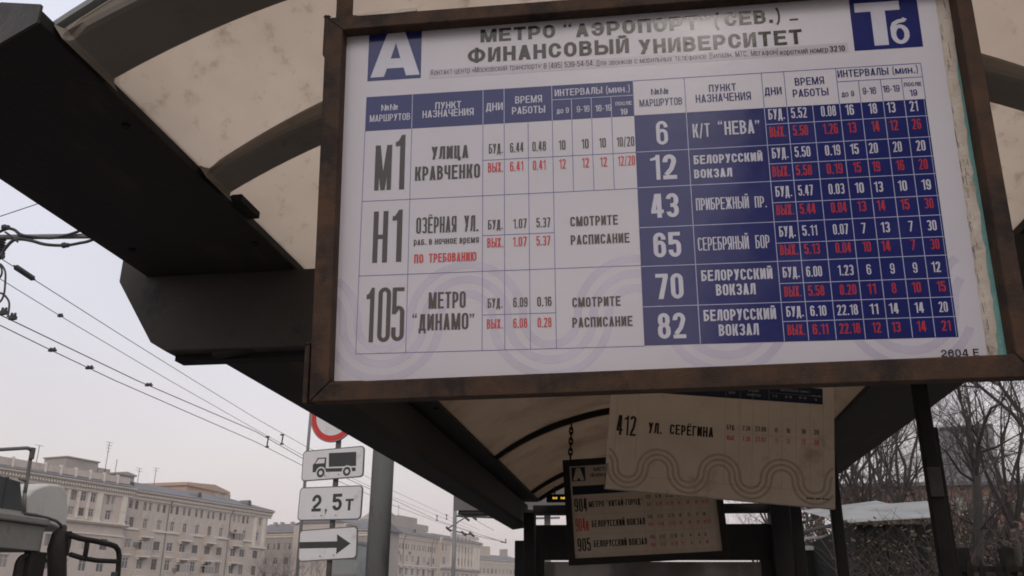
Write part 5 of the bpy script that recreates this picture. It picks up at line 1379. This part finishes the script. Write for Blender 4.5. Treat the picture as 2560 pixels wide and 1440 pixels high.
# the next shelter along the kerb
Y2_ = 15.5
a_, c_ = atY(1133, 1276, Y2_), atY(1133, 1236, Y2_)
s2 = empty('bus_shelter', 'second flat roofed shelter farther along the kerb, only its grey fascia showing', 'bus shelter', (0, Y2_, 0))
M['fascia'] = mat('grey_fascia', (.11, .10, .10), (.14, .13, .125), 2)
xE = atY(1500, 1276, Y2_).x
b = MB(); b.box(a_.x, xE, 0, .05, a_.z, c_.z + .12); b.build('fascia', M['fascia'], s2)
b = MB(); b.box(a_.x + .08, xE - .02, .051, .6, a_.z - .045, a_.z + .1); b.build('roof', M['dark'], s2)
for x in (a_.x + 1.62, xE - .2):
    b = MB(); b.box(x - .05, x + .05, .3, .4, 0, a_.z - .07); b.build('post', M['galv'], s2)
# distant poles seen through the slot
o = pole_thing('street_pole', 'thin far pole seen through the slot above the poster case', 'pole', atY(1366, 1300, 40), .05, .05, 9, 'galv')
b = MB(); b.tube([(-2.3, 0, 5.4), (.6, 0, 5.45)], .05, 5); b.build('bracket_arm', M['galv'], o)

# ---------------------------------------------------------------- the old lorry at the left
XT = -7.0
def TP(x, y, dx=0): return atX(x, y, XT + dx)
M['cabpaint'] = mat('dirty_pale_paint', (.15, .14, .12), (.21, .195, .165), 2.5, .65, .2, 20, stain=(.13, .11, .09), stain_scale=5, stain_lo=.5, stain_hi=.68)
M['deflector'] = mat('off_white_plastic', (.42, .40, .36), (.48, .46, .41), 1.5, .6, stain=(.29, .275, .245), stain_scale=3)
M['tarp'] = mat('dark_grey_green_box', (.04, .043, .042), (.055, .058, .055), 3, .7, .2, 20)
M['rustpipe'] = mat('black_brown_tube', (.012, .009, .008), (.022, .015, .012), 12, .7, .3, 80, spec=.2)
M['greypipe'] = mat('dull_grey_tube', (.10, .095, .09), (.14, .13, .12), 8, .6)
M['seat'] = mat('brown_seat_cloth', (.10, .055, .03), (.13, .075, .04), 4, .9)
tr = empty('lorry', 'old pale lorry with a white rounded roof deflector and a dark tube mirror frame', 'lorry', (XT, 0, 0))
def loc(p): return (p.x - XT, p.y, p.z)
z_lo = TP(70, 1376).z; z_rim = TP(70, 1310).z
yN = TP(-260, 1340).y; yF_ = TP(136, 1330).y            # near and far ends of the cab side
CW = 2.35
# cab body with rounded far corner, roof rim and windows
def cab_outline(inset=0):
    r = .28; P = [(0 - inset, yN + inset), (0 - inset, yF_ - r)]
    for k in range(1, 6): a = R_(90 * k / 6); P.append((-r + r * cos(a) - inset * cos(a), yF_ - r + (r - inset) * sin(a)))
    P += [(-r, yF_ - inset), (-CW + .2, yF_ - inset), (-CW + inset, yF_ - .2), (-CW + inset, yN + inset)]
    return P
b = MB(); b.prism(cab_outline()[::-1], z_lo, z_rim, 'Z'); b.build('cab_upper_panel', M['cabpaint'], tr, bevel=.01)
b = MB(); o1 = cab_outline(-.05)[::-1]; b.prism(o1, z_rim + .002, z_rim + .085, 'Z'); b.build('roof_gutter', M['cabpaint'], tr, bevel=.02)
b = MB(); n_ = len(o1); tp_ = cab_outline(.35)[::-1]
b.v = [(x, y, z_rim + .086) for x, y in cab_outline(0.02)[::-1]] + [(x, y, z_rim + .21) for x, y in tp_]; b.f = [(i, (i+1) % n_, n_ + (i+1) % n_, n_ + i) for i in range(n_)] + [tuple(range(n_, 2*n_))]
b.build('roof_skin', M['cabpaint'], tr, smooth=False)
zd = .85
b = MB(); b.prism(cab_outline(.05)[::-1], zd, 1.55, 'Z'); b.build('cab_lower_panel', M['cabpaint'], tr)
# pillars and the dark window band
for (ya, yb2) in ((yN + .02, yN + .14), (yF_ - .30, yF_ - .02), ((yN + yF_) / 2 - .05, (yN + yF_) / 2 + .05)):
    b = MB(); b.box(-.12, -.03, ya, yb2, 1.551, z_lo - .001); b.build('window_pillar', M['rustpipe'], tr)
w0 = TP(60, 1400).y; w1 = TP(128, 1400).y
pts = [(w0, 1.6), (w0, z_lo - .16)] + [(w0 + .16 - .16 * cos(R_(90 * k / 5)), z_lo - .16 + .11 * sin(R_(90 * k / 5))) for k in range(1, 6)] + [(w1 - .1, z_lo - .05), (w1, z_lo - .10), (w1, 1.6)]
b = MB(); b.prism([(y, z) for y, z in pts], -.10, -.09, 'X'); b.build('side_window', mat('smoky_cab_glass', (.05, .035, .025), (.09, .06, .04), 2, .15, coat=.5), tr)
b = MB(); b.tube([(-.075, y, z) for y, z in pts[:-1]], .03, 6); b.build('window_seal', M['rustpipe'], tr)
b = MB(); b.box(-1.9, -.3, w0 + .1, w0 + .35, 1.0, z_lo - .35); b.build('seat', M['seat'], tr, bevel=.05)
b = MB(); b.box(-CW + .1, -.14, yN + .1, yF_ - .35, 1.45, 1.549); b.build('cab_floor', M['rustpipe'], tr)
# white deflector standing on the roof: a rounded shell
dm = MB(); c0 = TP(66, 1262, -.25); c1 = TP(172, 1262, -.25)
ya, yb2 = TP(60, 1285, -.25).y, TP(172, 1300, -.25).y
zb0 = z_rim + .04; prof = []
for (x, y) in ((62, 1292), (66, 1240), (82, 1224), (104, 1214), (128, 1209), (150, 1211), (163, 1217), (172, 1232), (174, 1270), (168, 1330)):
    q = TP(x, y, -.25); prof.append((q.y, max(q.z, zb0 - .25)))
n_ = len(prof)
cy_ = sum(p[0] for p in prof) / n_; cz_ = sum(p[1] for p in prof) / n_
layers = [(.0, .93), (-.05, .985), (-.14, 1.0), (-1.5, 1.0), (-1.6, .985), (-1.65, .93)]
for (dx, sc_) in layers: dm.v += [(-.25 + dx, cy_ + (p[0] - cy_) * sc_, cz_ + (p[1] - cz_) * sc_) for p in prof]
for L_ in range(len(layers) - 1):
    for i in range(n_): dm.f.append((L_*n_+i, L_*n_+(i+1) % n_, (L_+1)*n_+(i+1) % n_, (L_+1)*n_+i))
dm.f.append(tuple(range(n_))[::-1]); dm.f.append(tuple((len(layers)-1)*n_ + i for i in range(n_)))
dm.build('roof_deflector', M['deflector'], tr, smooth=False, bevel=.02)
# dark box behind the deflector
q = [TP(-60, 1285, -.2), TP(58, 1278, -.2), TP(52, 1204, -.2), TP(0, 1188, -.2), TP(-60, 1176, -.2)]
b = MB(); b.prism([(p.y, p.z) for p in q][::-1], -2.1, -.2, 'X'); b.build('load_box', M['tarp'], tr, bevel=.015)
b = MB(); b.box(-.235, -.185, TP(8, 1240, -.2).y, TP(11, 1240, -.2).y, TP(8, 1276, -.2).z, TP(8, 1190, -.2).z); b.build('box_strap', M['dark'], tr)
# tube rack above with its marker plate
b = MB(); P = [TP(-150, 1130, -.1), TP(0, 1124, -.1), TP(66, 1120, -.1), TP(75, 1122, -.1), TP(79, 1130, -.1), TP(74, 1160, -.1), TP(66, 1210, -.1), TP(62, 1232, -.1)]
b.tube([loc(p) for p in P], .022, 8); b.build('rack_tube', M['greypipe'], tr, smooth=True)
b = MB(); b.tube([loc(TP(62, 1232, -.1)), loc(TP(60, 1282, -.1))], .022, 8); b.tube([loc(TP(48, 1197, -.1)), loc(TP(64, 1202, -.1))], .015, 6); b.build('rack_leg', M['greypipe'], tr, smooth=True)
a_, c_ = TP(78, 1147, -.06), TP(91, 1120, -.06); b = MB(); b.box(a_.x - XT - .04, a_.x - XT, a_.y, c_.y, a_.z, c_.z); b.build('marker_plate', M['postbrown'], tr, bevel=.008)
# roof seam bead
b = MB(); P = [TP(62, 1284, .02), TP(90, 1288, .02), TP(120, 1295, .02), TP(140, 1302, .02), TP(150, 1310, .0), TP(158, 1322, -.03)]; b.tube([loc(p) for p in P], .018, 6); b.build('seam_bead', M['tarp'], tr, smooth=True)
# A pillar and the mirror frame out at the side
b = MB(); P = [TP(160, 1318, -.05), TP(148, 1335, -.02), TP(142, 1370, 0), TP(143, 1445, 0), TP(144, 1600, 0)]; b.tube([loc(p) for p in P], [.04, .08, .105, .105, .105], 8); b.build('front_pillar', M['rustpipe'], tr, smooth=True)
b = MB(); a_, c_ = TP(158, 1390, .05), TP(174, 1328, .05); b.box(.0, .10, a_.y, c_.y, a_.z, c_.z); b.build('mirror_hinge', M['rustpipe'], tr, bevel=.015)
b = MB(); P = [TP(176, 1338, .1), TP(200, 1346, .14), (TP(240, 1353, .2)), TP(275, 1361, .25), TP(289, 1366, .27), TP(296, 1376, .28), TP(298, 1392, .28), TP(296, 1420, .28), TP(292, 1470, .28), TP(290, 1560, .28)]
b.tube([loc(p) for p in P], .034, 8); b.build('mirror_frame', M['rustpipe'], tr, smooth=True)
b = MB(); P = [TP(176, 1386, .1), TP(205, 1395, .14), TP(240, 1401, .2), TP(296, 1404, .28)]; b.tube([loc(p) for p in P], .030, 8)
b.build('mirror_frame', M['rustpipe'], tr, smooth=True)
b = MB(); b.tube([loc(TP(219, 1350, .16)), loc(TP(216, 1372, .16)), loc(TP(211, 1398, .15))], .03, 8); b.build('mirror_stay', M['rustpipe'], tr, smooth=True)
b = MB(); a_, c_ = TP(276, 1500, .3), TP(292, 1430, .3); b.box(.26, .31, a_.y - .02, c_.y + .02, a_.z, c_.z); b.build('mirror_head', M['dark'], tr, bevel=.01)
# chassis and wheels, hidden below the frame but standing on the road
b = MB(); b.box(-1.7, -1.5, yN - 4, yF_ + .2, .55, .8); b.box(-.85, -.65, yN - 4, yF_ + .2, .55, .8); b.build('chassis', M['dark'], tr)
b = MB(); b.box(-2.3, -.03, yN - 4.2, yN - .12, .84, 1.5); b.build('load_bed', M['tarp'], tr)
for yy in (yF_ - .9, yN - 2.6):
    for xx in (-.30, -2.2):
        b = MB(); b.tube([(xx - .14, yy, .36), (xx + .14, yy, .36)], .47, 20); o = b.build('wheel', M['dark'], tr)
        b = MB(); b.tube([(xx - .15, yy, .36), (xx + .15, yy, .36)], .2, 14); b.build('hub', M['greypipe'], o)

# ---------------------------------------------------------------- park at the right: kiosk, fence, trees
YK = 15.0
k0, k1, k2_, k3 = atY(2118, 1300, YK), atY(2318, 1288, YK), atY(2318, 1252, YK), atY(2180, 1263, YK)
ko = empty('kiosk', 'dark low kiosk with a dirty white sloping roof edge beyond the right-hand posts', 'kiosk', (k0.x, YK, 0))
M['kroof'] = mat('dirty_white_roof', (.22, .22, .21), (.31, .31, .295), 1.2, .6, stain=(.12, .12, .11), stain_scale=2.2)
xr_ = atY(2372, 1270, YK).x - k0.x
b = MB(); b.add([(0, 0, k0.z - .04), (xr_, 0, k1.z - .02), (xr_, 1.1, k2_.z + .12), (k3.x - k0.x, 1.1, k3.z + .10), (0, .02, k0.z + .02)], [(0, 1, 2, 3, 4)])
b.add([(0, 0, k0.z - .05), (xr_, 0, k1.z - .03), (xr_, 4.5, k2_.z + .5), (0, 4.5, k0.z + .6)], [(3, 2, 1, 0)]); b.build('roof', M['kroof'], ko)
M['kwall'] = mat('dark_green_kiosk_wall', (.009, .010, .008), (.016, .016, .013), 1.5, .9, spec=.1, stain=(.024, .021, .016), stain_scale=2.5)
for k in range(9):
    xa = .12 + (xr_ - .12) * k / 9
    b = MB(); b.box(xa, xa + (xr_ - .12) / 9 - .015, .16 - .012 * (k % 2), 4.4, 0, k0.z - .06 + .0 * k); b.build('wall_panel', M['kwall'], ko)
b = MB(); b.tube([(-1.2, .02, k0.z - .30), (.0, .02, k0.z - .02)], .03, 5); b.build('eave_bar', M['dark'], ko)
k4, k5 = atY(1975, 1362, 19), atY(2066, 1347, 19)
k2o = empty('shed', 'small dark shed whose thin pale roof edge shows between the far posts', 'shed', (k4.x, 19, 0))
xw = atY(2072, 1347, 19).x - k4.x
b = MB(); b.add([(-.08, 0, k4.z - .1), (.25, 0, k4.z + .1), (xw, 0, k5.z + .02), (xw, 0, k5.z + .07), (.25, 0, k4.z + .15), (-.08, 0, k4.z - .04)], [(0, 1, 2, 3, 4, 5)]); b.box(-.05, xw, .002, 3, k4.z - .1, k4.z - .02); b.build('roof', M['sign_white'], k2o)
b = MB(); b.box(.1, xw, .1, 2.9, 0, k4.z - .101); b.build('wall', M['kwall'], k2o)
# narrow red and white sign seen edge on beside the far post
q0 = atY(2092, 1330, 8.2)
eo = empty('striped_sign', 'narrow red and white sign seen almost edge on beside the far right post', 'sign', (q0.x, 8.2, 0), R_(78))
b = MB(); b.box(-.02, .02, 0, .04, 0, 2.45); b.build('post', M['galv'], eo)
for k, (z0, z1, mm) in enumerate(((1.9, 2.02, 'sign_red'), (2.02, 2.24, 'sign_white'), (2.24, 2.32, 'sign_red'), (2.32, 2.4, 'sign_white'))):
    b = MB(); b.box(-.085, .085, -.016, -.001, z0, z1 - .001); b.build('sign_band', M[mm], eo)
b = MB(); b.box(-.085, .085, -.016, -.001, 1.2, 1.89); b.build('sign_band', M['sign_white'], eo)

YP = 11.0
M['fence'] = mat('weathered_dark_fence', (.009, .008, .006), (.017, .015, .011), 3, .9, spec=.1, stain=(.026, .022, .016), stain_scale=6)
fz = atY(2500, 1392, YP).z
fo = empty('fence', 'dark picket fence along the park at the lower right', 'fence', (2.2, YP, 0))
x = 0; rf = random.Random(3); k = 0
xa = atY(2395, 1400, YP).x - 2.2
xend = 9.5
pm = []
for j in range(4):
    m_ = MB(); w_ = .020 + .005 * j; m_.prism([(-w_, 0), (w_, 0), (w_, fz - .03), (0, fz + .05 + .02 * j), (-w_, fz - .03)], -.012, .012); pm.append(m_.mesh('picket', M['fence']))
x = xa
while x < xend:
    o = link('picket', pm[rf.randrange(4)], fo); o.location = (x, rf.uniform(-.01, .01), -.12); o.rotation_euler = (0, rf.uniform(-.02, .02), 0); x += rf.uniform(.11, .15)
for zr in (.4, fz - .16):
    b = MB(); b.box(xa - .1, xend, .026, .07, zr, zr + .06); b.build('rail', M['fence'], fo)
for x in (xa + .1, atY(2530, 1400, YP).x - 2.2, 5.2, 7.4):
    b = MB(); b.box(x - .06, x + .06, .07, .2, -.12, fz + .1); b.build('post', M['fence'], fo)

# ---- bare trees
def branch(b, p, d, L, r, depth, rr, spread=.55, nseg=3, twig=True, n=5):
    pts = [p.copy()]; rad = [r]; q = p.copy(); dd = d.copy()
    for i in range(nseg):
        dd = (dd + Vector((rr.gauss(0, .13), rr.gauss(0, .13), rr.gauss(.05, .09)))).normalized()
        q = q + dd * (L / nseg); pts.append(q.copy()); rad.append(r * (1 - .42 * (i + 1) / nseg))
    b.tube(pts, rad, n if r > .02 else 3, cap=False)
    if depth <= 0 or L < .12: return
    k = 2 if rr.random() < .5 else 3
    for j in range(k):
        ax = Vector((rr.gauss(0, 1), rr.gauss(0, 1), rr.gauss(0, .4))).normalized()
        nd = (dd + ax * spread * rr.uniform(.7, 1.25)).normalized()
        branch(b, q, nd, L * rr.uniform(.62, .84), rad[-1] * (.85 if j == 0 else .66), depth - 1, rr, spread, nseg, twig, n)
    for j in range(2):   # side shoots
        i = rr.randrange(1, nseg + 1); ax = Vector((rr.gauss(0, 1), rr.gauss(0, 1), rr.gauss(.1, .5))).normalized()
        nd = (dd * .5 + ax).normalized()
        branch(b, pts[i], nd, L * rr.uniform(.4, .6), rad[i] * .42, max(depth - 2, 0), rr, spread, 2, twig, n)
TREES = []
for sd in range(6):
    rr = random.Random(40 + sd); H = [3.4, 2.6, 3.9, 3.0, 2.4, 3.6][sd]; r = [.085, .065, .10, .075, .06, .09][sd]
    tb = MB(); pts = [Vector((0, 0, -.2))]; rad = [r * 1.25]; dd = Vector((0, 0, 1))
    for i in range(4):
        dd = (dd + Vector((rr.gauss(0, .05), rr.gauss(0, .05), 0))).normalized(); pts.append(pts[-1] + dd * ((H + .2) / 4)); rad.append(r * (1 - .08 * i))
    tb.tube(pts, rad, 8); cb = MB()
    for j in range(4 if sd % 2 else 5):
        a = 2 * pi * j / 4.6 + rr.uniform(-.4, .4); nd = Vector((cos(a) * .55, sin(a) * .55, 1)).normalized() if j else Vector((.05, 0, 1))
        branch(cb, pts[-1] - Vector((0, 0, .1)), nd, H * rr.uniform(.5, .66), r * .6, 5, rr, .55)
    TREES.append((tb.mesh('trunk', M['bark' if sd % 2 else 'bark2'], True), cb.mesh('crown', M['bark' if sd % 2 else 'twig'], True)))
def tree(i, x, y, s_, rz, label, group='bare trees in the park'):
    o = empty('bare_tree', label, 'tree', (x, y, -.12), rz, group); o.scale = (s_, s_, s_)
    link('trunk', TREES[i][0], o); link('crown', TREES[i][1], o); return o
def at_ground(px, Y):   # x of a tree standing where the sight line at the horizon passes
    r = ray(px, 1440); return CAM_POS.x + r.x / r.y * Y
ht = empty('bare_tree', 'bare tree with a fan of five limbs right of the near post', 'tree', (5.60, 17, -.12), 0, 'bare trees in the park')
def hp_(x, y, dy=0): q = atY(x, y, 17 + dy); return Vector((q.x - 5.60, q.y - 17, q.z + .12))
b = MB(); b.tube([(0, 0, -.1), hp_(2447, 1440), hp_(2446, 1320), hp_(2441, 1190)], [.10, .085, .08, .075], 8); b.build('trunk', M['bark2'], ht, smooth=True)
rr = random.Random(77); b = MB()
limbs = [[(2441, 1195, 0), (2432, 1140, .1), (2418, 1060, .2), (2402, 1000, .3), (2394, 950, .3), (2380, 880, .2)], [(2441, 1192, 0), (2444, 1120, -.3), (2460, 1060, -.5), (2478, 1020, -.6), (2500, 1012, -.7), (2520, 975, -.8)],
         [(2436, 1196, 0), (2418, 1150, .4), (2400, 1110, .6), (2378, 1075, .8), (2362, 1065, .9)], [(2444, 1188, 0), (2470, 1168, .5), (2490, 1150, .8), (2520, 1138, 1.0), (2560, 1125, 1.2)],
         [(2430, 1200, 0), (2400, 1180, -.5), (2380, 1150, -.8), (2362, 1125, -1.0), (2340, 1110, -1.2)], [(2436, 1150, 0), (2426, 1080, .5), (2424, 1010, .7), (2414, 960, .8), (2422, 890, .9)], [(2452, 1130, 0), (2490, 1118, -.4), (2535, 1092, -.6), (2590, 1066, -.8)],
         [(2449, 1330, 0), (2470, 1300, -.3), (2500, 1270, -.5), (2545, 1240, -.7)]]
for li, L_ in enumerate(limbs):
    pts = [hp_(*q) for q in L_]; r0 = (.05, .042, .034, .030, .028, .032, .024, .022)[li]
    rad = [r0 * (1 - .75 * k / (len(pts) - 1)) for k in range(len(pts))]; b.tube(pts, rad, 6, cap=False)
    for k in range(1, len(pts)):
        for q in range(3):
            t_ = rr.random(); p_ = pts[k-1].lerp(pts[k], t_); ax = (pts[k] - pts[k-1]).normalized()
            nd = (ax * .6 + Vector((rr.gauss(0, .7), rr.gauss(0, .7), rr.gauss(.15, .5)))).normalized()
            branch(b, p_, nd, rr.uniform(.35, .75), max(rad[k] * .38, .006), 2, rr, .6, 3)
b.build('crown', M['bark'], ht, smooth=True)
tree(3, at_ground(2585, 22), 22, 1.2, 2.0, 'bare tree at the right edge reaching over the park fence')
tree(3, at_ground(2190, 24), 24, 1.25, 1.1, 'bare tree standing behind the dark kiosk')
far = [(0, 2130, 30, 1.3), (1, 2250, 33, 1.6), (4, 2322, 31, 1.2), (2, 2400, 38, .9), (3, 2505, 34, .95), (5, 2560, 40, 1.5), (0, 2070, 38, 1.5), (1, 2010, 45, 1.7), (2, 2280, 44, 1.6),
       (4, 2170, 40, 2.0), (5, 2350, 50, 1.3), (3, 2450, 52, 1.3), (0, 2540, 55, 1.3), (1, 2110, 52, 2.1), (2, 2230, 58, 1.9), (3, 2060, 60, 1.9), (4, 2620, 34, 1.8), (0, 2680, 26, 1.5), (2, 1950, 70, 1.7), (3, 1890, 85, 1.6), (5, 2000, 62, 1.6)]
order = sorted(range(len(far)), key=lambda k: far[k][1])
ordn = ['leftmost', 'second from the left', 'third from the left', 'fourth from the left', 'fifth from the left', 'sixth from the left', 'seventh from the left']
for k, (i, px, Y, s_) in enumerate(far):
    if Y < 37:
        r_ = [q for q in order if far[q][2] < 37].index(k)
        lab = 'bare tree in the nearer row of the park tangle, ' + (ordn[r_] if r_ < 7 else 'rightmost')
        if r_ == 7 and len([q for q in far if q[2] < 37]) > 8: lab = 'bare tree in the nearer row of the park tangle, second from the right'
    else: lab = 'slender bare tree deep in the park tangle, crowded among others like it'
    tree(i, at_ground(px, Y), Y, s_, k * 1.3, lab)
# trees across the road before the far houses
STL = ['leftmost bare street tree beside the end of the long pale building', 'small bare street tree right of the long pale building end', 'bare street tree just left of the sign plates, third of the row',
       'bare street tree whose twigs touch the left edge of the arrow plate', 'bare street tree behind the arrow plate', 'bare street tree between the arrow plate and the grey steel column']
for k, (px, Yd, i, s_) in enumerate(((655, 150, 3, 1.25), (688, 165, 1, 1.6), (716, 145, 0, 1.15), (742, 140, 4, 1.5), (800, 150, 5, 1.2), (905, 180, 2, 1.1))):
    r = ray(px, 1440); rr = Vector((r.x, r.y)).normalized() * Yd
    tree(i, rr.x, rr.y, s_, k * 2.1, STL[k], 'street trees across the road')
# undergrowth: dense leafless brush
rr = random.Random(11); b = MB()
for k in range(5200):
    Y = rr.uniform(22, 62); X = rr.uniform(.10, 1.05) * Y * .72 + .5; X = at_ground(rr.uniform(1990, 2700), Y)
    L = rr.uniform(.8, 2.6); z0 = rr.uniform(0, 1) ** 1.5 * 3.2 + rr.uniform(-.2, .3)
    a = rr.uniform(0, 2*pi); t = rr.uniform(.2, 1.3); d_ = Vector((cos(a) * sin(t), sin(a) * sin(t), cos(t)))
    p = Vector((X, Y, z0)); w = rr.uniform(.012, .03) * (1 + Y / 60)
    m1 = p + d_ * L * .5 + Vector((rr.gauss(0, .12), rr.gauss(0, .12), rr.gauss(0, .1)))
    b.tube([p, m1, p + d_ * L], [w, w * .7, w * .3], 3, cap=False)
for k in range(700):
    Y = rr.uniform(11.8, 14.6); X = at_ground(rr.uniform(2085, 2440), Y); L = rr.uniform(.3, 1.0); z0 = rr.uniform(0, 2.2)
    a = rr.uniform(0, 2*pi); d_ = Vector((cos(a) * .7, sin(a) * .4, rr.uniform(.3, 1))).normalized(); p = Vector((X, Y, z0)); w = rr.uniform(.004, .009)
    m1 = p + d_ * L * .5 + Vector((rr.gauss(0, .08), 0, rr.gauss(0, .06))); b.tube([p, m1, p + d_ * L], [w, w * .7, w * .3], 3, cap=False)
tag(b.build('undergrowth', M['twig'], kind='stuff'), 'tangled leafless brown brush filling the park behind the fence', 'brush')
b = MB(); rr = random.Random(12)
for k in range(42000):
    Y = rr.uniform(20, 66); X = at_ground(rr.uniform(1980, 2720), Y); z = rr.uniform(0, 1) ** 1.3 * 4.2
    s_ = rr.uniform(.025, .085); a = rr.uniform(0, 2*pi); u = Vector((cos(a), sin(a), rr.uniform(-.6, .6))).normalized() * s_; w = Vector((rr.gauss(0, 1), rr.gauss(0, 1), rr.gauss(0, 1))).normalized() * s_ * .7
    p = Vector((X, Y, z)); b.add([p - u, p - w, p + u, p + w], [(0, 1, 2, 3)])
for k in range(1500):
    Y = rr.uniform(11.8, 14.6); X = at_ground(rr.uniform(2085, 2440), Y); z = rr.uniform(0, 2.75)
    s_ = rr.uniform(.015, .045); a = rr.uniform(0, 2*pi); u = Vector((cos(a), sin(a), rr.uniform(-.6, .6))).normalized() * s_; w = Vector((rr.gauss(0, 1), rr.gauss(0, 1), rr.gauss(0, 1))).normalized() * s_ * .7
    p = Vector((X, Y, z)); b.add([p - u, p - w, p + u, p + w], [(0, 1, 2, 3)])
M['leaf'] = mat('withered_leaves', (.035, .035, .018), (.11, .065, .04), .6, .9, detail=3, stain=(.06, .055, .028), stain_scale=1.5)
tag(b.build('withered_leaves', M['leaf'], kind='stuff'), 'withered brown and olive leaves hanging in the park brush', 'leaves')

# evergreens on the pavement behind the photographer; the glossy film mirrors them
EV = []
for sd in range(2):
    rr = random.Random(60 + sd); b = MB()
    for k in range(5200):
        z = rr.uniform(.5, 8.6); R0 = (2.3 * (1 - (z / 9.0)) ** .42 + .12) * (.75 + .25 * abs(sin(z * 4.1 + sd)))
        a = rr.uniform(0, 2*pi); q = R0 * math.sqrt(rr.random()); s_ = rr.uniform(.12, .28)
        p = Vector((q * cos(a), q * sin(a), z - q * .35)); u = Vector((cos(a), sin(a), -.45)) * s_; w = Vector((-sin(a), cos(a), rr.uniform(-.5, .5))) * s_ * .45
        b.add([p - u, p - w, p + u, p + w], [(0, 1, 2, 3)])
    tb = MB(); tb.tube([(0, 0, -.2), (0, 0, 8)], [.16, .03], 8)
    EV.append((tb.mesh('trunk', M['bark']), b.mesh('crown', M['evergreen'])))
for k, (x, y, s_) in enumerate(((5.4, -14.5, 1.62), (9.6, -16, 1.6), (13.4, -14, 1.35), (17.2, -16.5, 1.5))):
    o = empty('evergreen_tree', ['evergreen behind the photographer, nearest the kerb', 'tall evergreen behind the photographer, second from the kerb', 'shorter evergreen behind the photographer, third from the kerb', 'tallest evergreen behind the photographer, farthest from the kerb'][k], 'tree', (x, y, -.1), k * 1.3, 'evergreens behind the stop'); o.scale = (s_ * 1.0, s_ * 1.0, s_ * 1.1)
    link('trunk', EV[k % 2][0], o); link('crown', EV[k % 2][1], o)

hz = MB(); hz.box(-420, 260, -40, 620, -1.3, 40); hm = bpy.data.materials.new('haze'); hm.use_nodes = True; hn = hm.node_tree.nodes
hn.remove(hn['Principled BSDF']); pv = hn.new('ShaderNodeVolumePrincipled'); pv.inputs['Color'].default_value = (.93, .90, .90, 1); pv.inputs['Density'].default_value = .0007; pv.inputs['Anisotropy'].default_value = .2
hm.node_tree.links.new(pv.outputs[0], hn['Material Output'].inputs['Volume'])
ho_ = hz.build('haze', hm, kind='stuff'); tag(ho_, 'thin pale winter haze over the whole street', 'haze')
